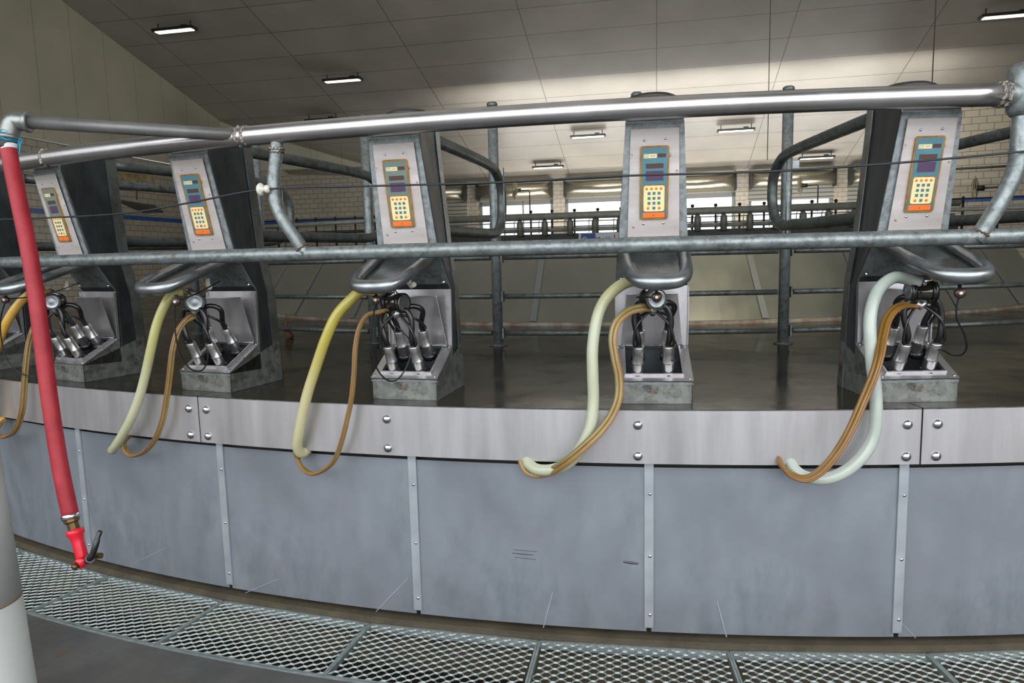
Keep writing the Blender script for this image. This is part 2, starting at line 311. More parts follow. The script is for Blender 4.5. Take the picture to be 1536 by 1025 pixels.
blue('trim_blue_3', bld(rp, SR-.02, 0)-Vector((0, 0, 0)), BU*math.cos(R_(7))-BD*math.sin(R_(7)), 0, 9)
# the window wall: tiled piers between wide windows with rolled shutters above
bays = [k for k in (-1, 0, 1, 2)]
def ax(x, s=S1): return (at_face(x, 300, s)-BO).dot(BU)
piers = [ax(x) for x in (576, 710.5, 839, 975, 1112.5, 1259, 1396)]
hw = .25; ZW = -.2
def pier(n, a0, a1): plane_obj(n, bld(a0, S1-.12, 0), BU, (0, 0, 1), [(0, ZF), (a1-a0, ZF), (a1-a0, ceil_z(S1-.12)), (0, ceil_z(S1-.12))], M['tile'], .3)
for i, a in enumerate(piers): pier('wall_back' if i == 0 else 'wall_back_pier_%d' % i, a-hw, a+hw)
ZT = [None, 2.95, 3.0, 3.0, 3.0, 2.82, None]
for i in range(6):
    a0, a1 = piers[i]+hw, piers[i+1]-hw; w = a1-a0
    plane_obj('wall_back_head_%d' % (i+1), bld(a0, S1, 0), BU, (0, 0, 1), [(0, 2.97), (w, 2.97), (w, EAVE), (0, EAVE)], M['panelw'], .2)
    plane_obj('wall_back_sill_%d' % (i+1), bld(a0, S1, 0), BU, (0, 0, 1), [(0, ZF), (w, ZF), (w, ZW), (0, ZW)], M['tile'], .2)
    closed = i in (0, 5)
    r = empty('roller_shutter', bld((a0+a1)/2, S1-.1, 3.3), -AL, ['closed roller shutter left of the first tiled pier of the window wall', 'steel roller shutter rolled up over the leftmost bright window',
        'rolled up steel shutter over the second bright window, just left of the central control pillar', 'rolled up steel shutter over the window just right of the central control pillar',
        'rolled shutter let down a little over the rightmost bright window', 'closed roller shutter right of the last bright window'][i], 'shutter', 'roller shutters on the window wall')
    mb = MB(); mb.cyl((-w/2+.05, -.28, .08), (w/2-.05, -.28, .08), .27, 28); mb.build('roll', M['shutter'], r)
    for sx in (-1, 1): MB().box((sx*(w/2-.03), -.28, .05), (.04, .6, .66)).build('bracket', M['dark'], r)
    if closed or i == 4:
        zb = -.2-3.3 if closed else -.72
        o = plane_obj('slats', Vector((0, 0, 0)), (1, 0, 0), (0, 0, 1), [(-w/2, zb), (w/2, zb), (w/2, -.1), (-w/2, -.1)], M['slat'], .03, parent=r)
        o.matrix_world = Matrix.Identity(4); o.parent = r; o.location = (0, -.06, 0); o.rotation_euler = (math.pi/2, 0, 0)
    if not closed:
        fr = MB(); zt = 2.97; zb = ZW
        for x in (-w/2+.06, w/2-.06)+((0.3,) if i == 1 else ()): fr.box((x, 0, (zt+zb)/2), (.12 if abs(x) > 1 else .05, .1, zt-zb))
        fr.box((0, 0, zt-.09), (w, .1, .18)); fr.box((0, 0, zb+.05), (w, .1, .1))
        f = fr.build('window_%d' % i, M['wframe']); f.location = bld((a0+a1)/2, S1, 0); f.rotation_euler.z = -AL; f['kind'] = 'structure'
        MB().box((0, 0, (zt+zb)/2), (w-.1, .01, zt-zb-.1)).build('pane', M['glassw'], f)
# dark pipe under the eave
tag(MB().cyl(bld(piers[0], S1-.78, 3.66), bld(piers[-1], S1-.78, 3.66), .035).build('eave_pipe', M['dark']), 'thin dark pipe running along the eave above the rolled shutters', 'pipe')
tag(MB().cyl(bld(rp+.1, SR-.75, 2.92), bld(rp+5, SR-1.35, 2.92), .035).build('wall_conduit', M['dark']), 'thin dark conduit crossing the tiled wall above the right fan', 'pipe')
# ceiling lights
lamps = [((262, 47), 'lit lamp hanging at upper left under the dark ceiling, nearest the gable wall'), ((514, 122), 'lit ceiling lamp above the third control pillar'),
    ((484, 182), 'ceiling lamp half hidden behind the polished rail, second lamp in from the gable wall'), ((882, 206), 'ceiling lamp just left of the central control pillar under the rail'),
    ((822, 252), 'lamp hung low before the bright windows, left of the central pillar'), ((1104, 197), 'ceiling lamp just right of the central control pillar under the rail'),
    ((1225, 238), 'lamp hung low near the window wall, right of the bent divider tube'), ((1512, 25), 'lit lamp at the top right corner of the view'), ((648, 224), 'lamp mostly hidden behind the third control pillar')]
def make_lamp():
    r = empty('ceiling_lamp')
    MB().box((0, 0, .045), (1.24, .30, .07)).build('housing', M['lampb'], r, .01)
    MB().rrect(0, 0, 1.12, .20, .03, -.004, .022).build('diffuser', M['lampe'], r)
    for sx in (-1, 1): MB().cyl((sx*.5, 0, .06), (sx*.5, 0, .30), .015, 8).build('hanger', M['lampb'], r)
    mb = MB(); mb.box((.32, -.02, .10), (.16, .1, .07)); mb.build('ballast', M['lampb'], r)
    return r
lp = None
for (px, lab) in lamps:
    o = make_lamp() if lp is None else copy_tree(lp); lp = lp or o
    o.location = at_ceil(*px, drop=.23); o.rotation_euler.z = -AL; tag(o, lab, 'lamp', 'ceiling lamps')
# wires hanging from the roof
for i, ((x0, y0, x1, y1, s), lab) in enumerate([((1157, -30, 1151, 240, 8.5), 'thin vertical wire hanging from the ceiling left of the right divider tube'), ((1405, -30, 1398, 128, 7.0), 'thin vertical wire hanging from the ceiling above the rightmost control pillar')]):
    b = at_face(x1, y1, s); t = Vector((b.x, b.y, ceil_z((b-BO).dot(BD))))
    tag(MB().cyl(b, t, .005, 6).build('hanging_wire', M['hangw']), lab, 'wire')
# fans on brackets
def fan(px, s, yaw, lab, sc=1):
    p = at_face(*px, s); r = empty('wall_fan', p, R_(yaw), lab, 'fan', 'wall fans')
    mb = MB()
    for k in range(14):
        a = 2*math.pi*k/14; pts = [Vector((.0+.10*math.sin(math.pi*j/6)*(1), .36*math.cos(a)*math.cos(math.pi*j/6/1), .36*math.sin(a)*math.cos(math.pi*j/6))) for j in range(-0, 4)]
        mb.tube([Vector((-.10*(1-j/4*j/4), .36*math.cos(a)*j/4, .36*math.sin(a)*j/4)) for j in range(5)]+[Vector((.10*(1-j/4*j/4), .36*math.cos(a)*j/4, .36*math.sin(a)*j/4)) for j in (3, 2, 1)], .006, 5)
    for rr, x in ((.36, 0), (.27, -.045), (.27, .045)):
        mb.tube([Vector((x, rr*math.cos(a*.2618), rr*math.sin(a*.2618))) for a in range(24)], .008, 5, closed=True)
    mb.build('cage', M['cage'], r)
    mb = MB()
    for k in range(4):
        a = math.pi/2*k+.5; c, s_ = math.cos(a), math.sin(a)
        mb.add([(0-.03, -.06*s_, .06*c), (.03, .06*s_, -.06*c), (.03, .3*c+.07*s_, .3*s_-.07*c), (-.03, .3*c-.09*s_, .3*s_+.09*c)], [(0, 1, 2, 3)])
    mb.build('blade', M['fcan'], r)
    MB().cyl((.02, 0, 0), (.24, 0, .0), .075, 14).build('motor', M['lampb'], r)
    MB().tube([(.24, 0, 0), (.55, 0, 0), (.58, 0, -.03), (.58, 0, -.9)], .025, 8).build('bracket', M['dark'], r)
fan((1462, 283), 22.5, -25, 'wire cage fan on a dark bracket before the tiled wall at right')
fan((1200, 279), 26.5, -15, 'cage fan on a bracket in front of the rightmost bright window')
fan((772, 286), 26.5, 20, 'small cage fan in front of the leftmost bright window')
# outside ground seen through the windows
o = MB(); o.box((0, 0, -.5), (60, 30, .1)); o = o.build('ground_outside', mat('pale_yard', (200, 200, 198), .9, 0, (180, 182, 180), 1)); o.location = bld(0, S1+26, -.6); o['kind'] = 'structure'
# ================================================================== the platform
tag(MB().arc([(5.75, -.2), (RAD-.006, -.2), (RAD-.006, -.001), (5.75, 0)], -180, 180, 240).build('platform_deck', M['deck']), 'dark wet deck of the round turning platform', 'platform')
ZB = -.2155; RP = 9.207; ZP = -.938; ZTP = -.2445
seams = [-17.6, -11.52, -5.42, .73, 6.78]
def seam(k): return -17.6-6.1*(-k) if k < 0 else (seams[k] if k < 5 else 6.78+6.1*(k-4))
# stainless edge band in three-bay lengths
bandj = [-30.85, -11.92, 7.0, 25.9]
bl = ['long bright steel edge band at left, below the two leftmost pillars', 'long bright steel edge band in the middle, between the two riveted joints', 'bright steel edge band at right, beyond the riveted joint under the rightmost pillar']
bz = {0: [(-12.28, 2), (-18.4, 2)], 1: [(-11.64, 2), (-5.96, 2), (.45, 2), (6.67, 2)], 2: [(7.36, 2), (13.2, 2)]}
for i in range(3):
    o = MB().arc([(RAD-.004, ZB), (RAD, ZB), (RAD, .0), (RAD-.004, 0)], bandj[i]+.02, bandj[i+1]-.02, 60).build('edge_band', M['band']); tag(o, bl[i], 'metal band', 'edge bands of the platform')
    o2 = MB().arc([(RAD-.10, -.004), (RAD, -.004), (RAD, .0015), (RAD-.10, .0015)], bandj[i]+.02, bandj[i+1]-.02, 60).build('top_lip', M['deck'], o)
    for a, n in bz[i]:
        for z in (-.061, -.185):
            c = cyl(RAD, a, z); MB().lathe([(.019, 0), (.0185, .003), (.014, .009), (.006, .0125), (.0005, .0132)], (0, 0, 0), outw(a), 18).build('bolt', M['bolt'], o).location = c
def ang_at(x, y, r=9.208):
    d = ray(x, y); a = d.x**2+d.y**2; b = 2*(CAM.x*d.x+CAM.y*d.y); c = CAM.x**2+CAM.y**2-r*r; t = (-b-math.sqrt(b*b-4*a*c))/(2*a); p = CAM+d*t
    return math.degrees(math.atan2(p.x, -p.y)), p.z
# skirt panels with overlapping cover strips
sk = {-3: 'panel', -2: 'panel', -1: 'steel skirt panel at far left, behind the red hose', 0: 'steel skirt panel with the red hose nozzle hanging in front of its left edge', 1: 'steel skirt panel below the second and third control pillars',
      2: 'steel skirt panel below the gap between the third and the central pillar, with dark scuffs', 3: 'steel skirt panel right of the strip below the central pillar', 4: 'rightmost steel skirt panel, cut by the edge of the view'}
for k in range(-1, 5):
    a0, a1 = seam(k)+.06, seam(k+1)-.06; m = (a0+a1)/2
    org = cyl(RP, m, (ZP+ZTP)/2); q = [cyl(RP, a0, ZP), cyl(RP, a1, ZP), cyl(RP, a1, ZTP), cyl(RP, a0, ZTP)]
    mb = MB(); n = 8
    for j in range(n):
        b0, b1 = a0+(a1-a0)*j/n, a0+(a1-a0)*(j+1)/n
        mb.hexa([cyl(RP-.004, b0, ZP), cyl(RP, b0, ZP), cyl(RP, b1, ZP), cyl(RP-.004, b1, ZP), cyl(RP-.004, b0, ZTP), cyl(RP, b0, ZTP), cyl(RP, b1, ZTP), cyl(RP-.004, b1, ZTP)])
    pan = tag(mb.build('skirt_panel', M['skirt'], origin=org), sk[k], 'metal panel', 'skirt panels of the platform')
    for sk_, x0, y0, x1, y1, wd, mm in ((0, 250, 822, 196, 848, .004, 'scuffl'), (1, 612, 868, 564, 918, .006, 'scuffl'), (1, 420, 868, 368, 890, .004, 'scuffl'), (2, 829, 888, 815, 942, .007, 'scuffl'), (3, 1075, 902, 1090, 956, .008, 'scuffl'), (4, 1352, 935, 1374, 958, .004, 'scuffl'),
            (2, 770, 825, 806, 828, .003, 'scuffd'), (2, 768, 830, 800, 833, .005, 'scuffd'), (2, 772, 836, 804, 840, .003, 'scuffd'), (2, 935, 843, 958, 846, .012, 'scuffd')):
        if sk_ != k: continue
        qa = [Vector(cyl(RP+.0008, *ang_at(x, y))) for x, y in ((x0, y0), ((x0+x1)/2, (y0+y1)/2), (x1, y1))]
        MB().tube([v-org for v in qa], [wd*.35, wd*.5, wd*.3], prof=[(1, 0), (0, .12), (-1, 0), (0, -.12)], up=outw(a0), caps=False).build('scratch' if mm == 'scuffl' else 'scuff', M[mm], pan)
sl = ['cover strip behind the red hose', 'cover strip below the second control pillar', 'cover strip below the third control pillar', 'cover strip below the central control pillar', 'dented cover strip below the rightmost control pillar']
for k in range(5):
    a = seams[k]; dz = [.03, .0, -.01, .0, .02][k]; r = empty('cover_strip', cyl(RP, a, (ZP+ZTP)/2), R_(a), 'narrow steel '+sl[k]+' over the skirt joint', 'metal strip', 'cover strips on the skirt')
    mb = MB(); h = ZTP-ZP
    mb.box((0, -.0045, .020), (.036, .007, h+.0)); mb.build('strip', M['strip'], r)
    for z in (.24, -.02, -.27): MB().lathe([(.007, 0), (.006, .004), (.001, .0055)], (0.004, -.0075, z), (0, -1, 0), 10).build('screw', M['bolt'], r)
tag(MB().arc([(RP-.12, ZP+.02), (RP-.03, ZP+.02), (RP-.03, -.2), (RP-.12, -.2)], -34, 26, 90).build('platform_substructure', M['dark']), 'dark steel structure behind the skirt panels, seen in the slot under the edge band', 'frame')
# expanded metal grates in the floor channel
gd = [-25.9, -21.2, -16.4, -11.6, -6.75, -2.07, 2.67, 7.42, 12.17, 16.9]
gl_ = ['leftmost expanded metal floor grate, behind the white post', 'expanded metal grate left of the hanging red nozzle', 'expanded metal grate just right of the hanging red nozzle', 'expanded metal grate third from the white post', 'expanded metal grate below the skirt panel under the third pillar',
       'expanded metal grate below the scuffed skirt panel', 'expanded metal grate below the skirt panel right of the central pillar', 'expanded metal grate under the rightmost pillar', 'last expanded metal grate at the right']
R1, R2 = 9.25, 9.645
for i in range(len(gd)-1):
    a0, a1 = gd[i]+.03, gd[i+1]-.03; m = (a0+a1)/2
    if a0 > 13: break
    r = empty('floor_grate', cyl(R1, m, ZF), R_(m), gl_[i], 'grate', 'expanded metal floor grates')
    ha = R_((a1-a0)/2)
    xi = R1*math.sin(ha); xo = R2*math.sin(ha); yi = 0; yo = -(R2*math.cos(ha)-R1*math.cos(ha))  # local -y is outwards
    off = R1-R1*math.cos(ha); yi = off; yo = yi+yo
    def xw(y): t = (y-yi)/(yo-yi); return xi+(xo-xi)*t
    fb = MB(); c = [(-xi, yi), (xi, yi), (xo, yo), (-xo, yo)]
    for j in range(4):
        p, q_ = Vector((*c[j], -.012)), Vector((*c[(j+1) % 4], -.012)); d = q_-p; nrm = Vector((-d.y, d.x, 0)).normalized()*.004
        fb.hexa([p-nrm-Vector((0, 0, .015)), q_-nrm-Vector((0, 0, .015)), q_+nrm-Vector((0, 0, .015)), p+nrm-Vector((0, 0, .015)), p-nrm+Vector((0, 0, .012)), q_-nrm+Vector((0, 0, .012)), q_+nrm+Vector((0, 0, .012)), p+nrm+Vector((0, 0, .012))])
    fb.build('frame', M['grate'], r)
    ms = MB(); pit = .060; rh = .0212; nr = int((yi-yo)/rh)
    for j in range(nr+1):
        y0 = yi-j*rh-.004; ph = (j % 2)*.5; x = -xo; pts = []
        k0 = int(-xo/pit)-2
        kk = k0
        seq = []
        while True:
            for fr_, amp in ((0, -1), (.12, -1), (.38, 1), (.62, 1), (.88, -1)):
                seq.append(((kk+fr_+ph)*pit, y0+amp*rh*.47))
            kk += 1
            if kk*pit > xo+pit: break
        seq = [(x, max(yo+.002, min(yi-.001, y))) for x, y in seq if abs(x) < xw(y)-.004]
        vs = []
        for x, y in seq:
            up = (y-y0)/(rh*.47)
            vs += [(x, y-.0020, -.0085), (x, y+.0016, -.0035), (x, y+.0024, -.0046), (x, y-.0012, -.0096)]
        n = len(seq)
        if n > 2: ms.add(vs, [(4*i_+k, 4*i_+(k+1) % 4, 4*i_+4+(k+1) % 4, 4*i_+4+k) for i_ in range(n-1) for k in range(4)])
    ms.build('mesh', M['grate'], r)
tag(MB().arc([(9.236, ZF-.03), (9.262, ZF-.03), (9.262, ZF-.016), (9.236, ZF-.016)], -30, 20, 90).build('trim_grate_ledge', M['strip']), kind='structure')
tag(MB().arc([(9.650, ZF-.05), (9.662, ZF-.05), (9.662, ZF+.002), (9.650, ZF+.002)], -30, 20, 90).build('trim_grate_edge', M['grate']), kind='structure')
# inner cone fence of steel sheets
cs = [-64.7, -55.2, -45.7, -36, -26.2, -16.7, -7.14, 2.42, 11.97, 21.5, 31.1, 40.6, 50]
cl = ['sloping fence sheet hidden far left', 'sloping fence sheet behind the far left pillar', 'sloping fence sheet behind the leftmost full pillar', 'sloping steel sheet of the inner fence, far left behind the second pillar', 'sloping steel fence sheet seen just right of the second control pillar', 'sloping steel fence sheet behind the gap left of the third pillar', 'sloping steel fence sheet between the third and the central pillar',
      'sloping steel fence sheet lit with a yellowish glow, right of the central pillar', 'sloping steel fence sheet behind the rightmost pillar', 'sloping steel fence sheet at the right edge of the view', 'sloping fence sheet beyond the right edge', 'last sloping fence sheet beyond the right edge']
for i in range(len(cs)-1):
    o = MB().arc([(5.93, .03), (5.935, .03), (5.515, .645), (5.51, .645)], cs[i], cs[i+1], 8)
    o = o.build('fence_sheet', M['cone'], origin=cyl(5.9, (cs[i]+cs[i+1])/2, .03)); tag(o, cl[i], 'metal panel', 'sloping sheets of the inner fence')
    if i:
        a = cs[i]; p = [cyl(5.945, a-.28, .04), cyl(5.945, a+.28, .04), cyl(5.525, a+.28, .645), cyl(5.525, a-.28, .645)]
        MB().quadslab(p, .004).build('seam_strip', M['cseam'], o).location = -Vector(o.location)
tag(MB().arc([(5.80, 0), (5.97, 0), (5.965, .028), (5.94, .028), (5.80, .03)], -70, 60, 120).build('bottom_kerb', M['kerb']), 'low rusty kerb along the bottom of the sloping fence', 'kerb')
# ================================================================== control pillars  (local x = along the edge, -y = outwards, z up; y = -o)
TH = {0: -24.9, 1: -18.6, 2: -12.27, 3: -5.73, 4: .89, 5: 7.27, 6: 13.75}
WHERE = {0: 'at the far left edge of the view', 1: 'leftmost with its panel in full view, beside the red hose', 2: 'second from left, between the red hose and the bent bracing tube', 3: 'third from left, dirt-spotted, right of the bent bracing tube',
         4: 'the central one, seen square-on before the windows', 5: 'the rightmost one, leaning in view at right', 6: 'beyond the right edge of the view'}
NICK = {0: 'far left pillar', 1: 'pillar beside the red hose', 2: 'second pillar from left', 3: 'third pillar from left', 4: 'central square-on pillar', 5: 'rightmost pillar'}
def P(t, o, z): return Vector((t, -o, z))
def make_pillar():
    r = empty('control_pillar')
    lv = [(-.33, .148, -.495, .14, 0), (-.335, .152, -.475, .132, .455), (-.225, .142, -.435, .120, .64), (-.212, .139, -.425, .117, .668), (-.112, .112, -.437, .078, 1.096), (-.115, .109, -.435, .076, 1.185)]
    mb = MB()
    for side in (0,):
        pass
    vs = []
    for of, wf, orr, wr, z in lv: vs += [P(-wf, of, z), P(wf, of, z), P(wr, orr, z), P(-wr, orr, z)]
    fs = []
    for i in range(len(lv)-1):
        for k in range(4): fs.append((4*i+k, 4*i+(k+1) % 4, 4*i+4+(k+1) % 4, 4*i+4+k))
    fs += [(3, 2, 1, 0), tuple(4*(len(lv)-1)+k for k in range(4))]
    mb.add(vs, fs); mb.build('housing', M['side'], r, .006)
    # galvanised facing frame round the control plate
    e = .004; f0 = [P(-.137, -.210+e, .660), P(.137, -.210+e, .660), P(.111, -.110+e, 1.100), P(-.111, -.110+e, 1.100)]
    MB().quadslab(f0, .006).build('face_frame', M['face'], r)
    MB().quadslab([P(-.110, -.112, 1.102), P(.110, -.112, 1.102), P(.108, -.118, 1.182), P(-.108, -.118, 1.182)], .004).build('head_plate', M['galv'], r)
    MB().box(P(0, -.125, 1.098), (.215, .035, .012)).build('head_lip', M['galv'], r)
    # rear corner strip of bright steel on both sides
    for s in (-1, 1):
        st = MB()
        for (oa, wa, za), (ob, wb, zb) in zip([(-.475+.055, .133, .455), (-.437, .121, .64), (-.437, .082, 1.09), (-.437, .077, 1.18)][:-1], [(-.437, .121, .64), (-.437, .082, 1.09), (-.437, .077, 1.18)]):
            pa, pb = P(s*(wa+.0045), -.475 if za < .5 else (-.440 if za < .7 else -.440), za), P(s*(wb+.0045), -.440, zb)
            ou = .062; dx = s*.006
            q = [pa, pb, pb+Vector((dx, -ou, 0)), pa+Vector((dx, -ou, 0))]
            st.quadslab(q, .003)
        st.quadslab([P(s*.1445, -.496, .0), P(s*.1365, -.476, .455), P(s*.1415, -.415, .455), P(s*.1495, -.435, .0)], .003)
        st.build('corner_strip', M['inoxd'], r)
    # control plate, frame of its own: origin at plate centre, x right, y up the slope
    a, b = P(0, -.198, .670), P(0, -.1035, 1.078); up = (b-a); Lp = up.length; up.normalize(); nn = Vector((1, 0, 0)).cross(up)
    X = Matrix((Vector((1, 0, 0)), up, nn)).transposed().to_4x4(); X.translation = (a+b)/2+nn*.002
    mb = MB(); w0, w1 = .1025, .0915
    mb.hexa([X @ Vector(v) for v in ((-w0, -Lp/2, -.001), (w0, -Lp/2, -.001), (w1, Lp/2, -.001), (-w1, Lp/2, -.001), (-w0, -Lp/2, .003), (w0, -Lp/2, .003), (w1, Lp/2, .003), (-w1, Lp/2, .003))])
    cp = mb.build('control_plate', M['plate'], r, .0015)
    k = .2842/355*1.0; cx, cyy = 438, 460   # panel picture units to metres; panel centre sits a little above the plate centre
    def U(x, y): return ((x-cx)*k*1.0, (477.5-y)*k+.0035)
    for sx, sy in ((388, 273), (488, 270), (388, 677), (486, 675)):
        x, y = U(sx, sy); MB().lathe([(.0052, 0), (.005, .002), (.0025, .0042), (.0004, .0045)], X @ Vector((x, y, .003)), nn, 12).build('screw', M['bolt'], cp)
    panel = MB().rrect(*U(438, 477.5), 138*k, 355*k, .010, .002, .010, X).build('control_panel', M['frame'], r)
    def pl(name, x0, y0, x1, y1, z0, z1, m, rr=.001, par=panel):
        c = U((x0+x1)/2, (y0+y1)/2); return MB().rrect(*c, (x1-x0)*k, (y1-y0)*k, rr, z0, z1, X, 3).build(name, m, par)
    pl('face_sheet', 378, 309, 498, 646, .0095, .0107, M['teal'], .006)
    lg = pl('logo_badge', 387, 338, 448, 357, .0105, .0113, M['cream'])
    mb = MB()
    for x0, y0, x1, y1 in ((391, 341, 411, 343), (391, 352, 411, 354), (391, 341, 393, 354), (398, 346, 411, 348), (416, 344, 445, 346), (416, 349, 440, 351)):
        c = U((x0+x1)/2, (y0+y1)/2); mb.rrect(*c, (x1-x0)*k, (y1-y0)*k, .0002, .0112, .0116, X, 1)
    mb.build('logo_mark', M['kblue'], lg)
    pl('small_display', 453, 337, 491, 355, .0105, .0115, M['dbrown']); pl('upper_display', 397, 383, 481, 406, .0105, .0115, M['dbrown']); pl('lower_display', 397, 418, 481, 465, .0105, .0115, M['dpurple'])
    pl('keypad_edge', 383, 484, 492, 616, .0105, .0112, M['frame'], .010); kp = pl('keypad', 388, 489, 488, 614, .011, .0118, M['cream'], .008)
    for y in (526, 550, 574, 598):
        for x in (414, 438, 462):
            if y == 598 and x != 438:
                MB().lathe([(.0058, 0), (.0055, .001), (.0003, .0014)], X @ Vector((*U(410 if x == 414 else 464, y), .0117)), nn, 12).build('button', M['korange'], kp)
            else:
                b_ = pl('button', x-7, y-7, x+7, y+7, .0117, .0129, M['kblue'], .0008, kp)
    for x in (402, 425, 448, 471): MB().lathe([(.0055, 0), (.0052, .001), (.0003, .0014)], X @ Vector((*U(x, 503), .0117)), nn, 12).build('button', M['korange'], kp)
    bar = pl('orange_bar', 386, 621, 490, 645, .0105, .0116, M['kbar'])
    mb = MB(); mb.rrect(*U(437, 631), 8*k, 2*k, .0002, .0115, .012, X, 1); mb.rrect(*U(437, 636), 8*k, 2*k, .0002, .0115, .012, X, 1); mb.build('bar_mark', M['dbrown'], bar)
    # round rubber cap on top
    MB().lathe([(.07, 0), (.075, .018), (.104, .026), (.102, .042), (.08, .052), (.03, .060), (.0005, .062)], P(0, -.29, 1.185), (0, 0, 1), 24).build('top_cap', M['cap'], r)
    # cluster box: galvanised base with a sloping stainless rim, an upright back sheet and an open lid
    hw = .150; mb = MB(); of, zf, ob, zb = -.113, .089, -.325, .205; t = .004
    for s in (-1, 1):
        x0, x1 = sorted((s*hw, s*(hw-t))); mb.hexa([P(x0, of, 0), P(x1, of, 0), P(x1, -.48, 0), P(x0, -.48, 0), P(x0, of, zf), P(x1, of, zf), P(x1, -.47, zb+.0), P(x0, -.47, zb+.0)])
        mb.hexa([P(x0, of, zf-.001), P(x1, of, zf-.001), P(x1, ob, .08), P(x0, ob, .08), P(x0, of, zf), P(x1, of, zf), P(x1, ob, zb), P(x0, ob, zb)])
    mb.hexa([P(-hw, of, 0), P(hw, of, 0), P(hw, of-t, 0), P(-hw, of-t, 0), P(-hw, of, zf), P(hw, of, zf), P(hw, of-t, zf), P(-hw, of-t, zf)])
    mb.box(P(0, (of+ob)/2, .03), (2*hw-.01, abs(of-ob)-.01, .006))
    base = mb.build('box_base', M['boxg'], r)
    MB().box(P(0, of+.001, .082), (2*hw+.004, .004, .006)).build('rolled_edge', M['galv'], base)
    a = P(0, of+.006, zf+.004); b = P(0, ob, zb+.004); up2 = (b-a); Lr = up2.length; up2.normalize(); n2 = Vector((1, 0, 0)).cross(up2)
    Y = Matrix((Vector((1, 0, 0)), up2, n2)).transposed().to_4x4(); Y.translation = (a+b)/2
    mb = MB(); wo = hw+.003; wi = .112; io = Lr/2-.038; ii = Lr/2-.018
    for x0, x1, y0, y1 in ((-wo, wo, -Lr/2, -io), (-wo, wo, ii, Lr/2), (-wo, -wi, -io, ii), (wi, wo, -io, ii)):
        mb.box(((x0+x1)/2, (y0+y1)/2, 0), (x1-x0, y1-y0, .004))
    for x0, x1, y0, y1 in ((-wi-.006, wi+.006, -io-.006, -io), (-wi-.006, -wi, -io, ii), (wi, wi+.006, -io, ii), (-wi-.006, wi+.006, ii, ii+.006)):
        mb.box(((x0+x1)/2, (y0+y1)/2, .006), (x1-x0, y1-y0, .013))
    mb.v = [Y @ v for v in mb.v]; rim = mb.build('box_rim', M['inox'], r)
    for sx in (-1, 1):
        for sy in (-1, 1): MB().lathe([(.005, 0), (.0045, .003), (.0005, .004)], Y @ Vector((sx*(wo-.014), sy*(Lr/2-.014), .002)), n2, 10).build('screw', M['bolt'], rim)
    mb = MB()
    mb.hexa([P(-.148, ob, zb), P(.148, ob, zb), P(.148, ob-.003, zb), P(-.148, ob-.003, zb), P(-.152, ob+.0, .465), P(.152, ob+.0, .465), P(.152, ob-.003, .465), P(-.152, ob-.003, .465)])
    for s in (-1, 1): mb.quadslab([P(s*.150, ob+.001, zb), P(s*.150, ob+.014, zb+.01), P(s*.153, ob+.014, .46), P(s*.153, ob+.001, .462)], .003)
    mb.build('back_sheet', M['inox'], r)
    lid = MB().hexa([P(-.128, -.312, .212), P(.128, -.312, .212), P(.128, -.316, .214), P(-.128, -.316, .214), P(-.105, -.262, .435), P(.105, -.262, .435), P(.105, -.266, .437), P(-.105, -.266, .437)])
    lid.box(P(0, -.262, .437), (.212, .01, .005)); lid.build('open_lid', M['inox'], r)
    MB().cyl(P(-.13, -.31, .211), P(.13, -.31, .211), .006, 8).build('hinge', M['inoxd'], r)
    # guard loop and tray
    half = [(.128, -.30, .655), (.122, -.2, .622), (.115, -.08, .582), (.108, .03, .546), (.096, .10, .522), (.072, .14, .506), (.036, .156, .5), (0, .160, .499)]
    path = spline([P(*v) for v in half]+[P(-v[0], v[1], v[2]) for v in half[-2::-1]], 5)
    MB().tube(path, [.0215+.007*math.exp(-((i/(len(path)-1)-.5)/.22)**2) for i in range(len(path))], 14).build('guard_loop', M['inoxd'], r)
    mb = MB(); n = len(half); L1 = [P(v[0]*.93, v[1]-.004, v[2]-.006) for v in half]; R1_ = [P(-v[0]*.93, v[1]-.004, v[2]-.006) for v in half]
    vs = []
    for a, b in zip(L1, R1_):
        for k in range(7):
            f = k/6; v = a.lerp(b, f); v.z -= .016*(1-(2*f-1)**4); vs.append(v)
    mb.add(vs, [(i*7+k, i*7+k+1, i*7+8+k, i*7+7+k) for i in range(n-1) for k in range(6)], True)
    tr = mb.build('tray', M['tray'], r); sm = tr.modifiers.new('solid', 'SOLIDIFY'); sm.thickness = .003
    g_ = MB().quadslab([P(-.150, -.328, .468), P(.150, -.328, .468), P(.137, -.212, .652), P(-.137, -.212, .652)], .003).build('throat_plate', M['galv'], r)
    for s in (-1, 1): MB().lathe([(.010, 0), (.009, .004), (.004, .008), (.0005, .009)], P(s*.125, -.306, .497), (0, -1, -.5), 10).build('bolt', M['bolt'], g_)
    MB().tube([P(.03, -.14, .535), P(.03, -.14, .50), P(.045, -.13, .487), P(.062, -.12, .497)], .011, 10).build('cord_eye', M['whitep'], r)
    return r
p0 = make_pillar(); pillars = {}
for k in (4, 0, 1, 2, 3, 5, 6):
    o = p0 if k == 4 else copy_tree(p0)
    o.location = outw(TH[k])*RAD; o.rotation_euler.z = R_(TH[k]); pillars[k] = o
    tag(o, 'galvanised control pillar with orange and teal keypad panel, '+WHERE[k] if k not in (0, 6) else 'galvanised control pillar '+WHERE[k], 'control pillar', 'control pillars on the platform edge')
for k in (1, 3):
    for c in pillars[k].children:
        for g2 in list(c.children)+[q for d in c.children for q in d.children]:
            if g2.name.startswith('face_sheet'): g2.data = g2.data.copy(); g2.data.materials[0] = M['teald']
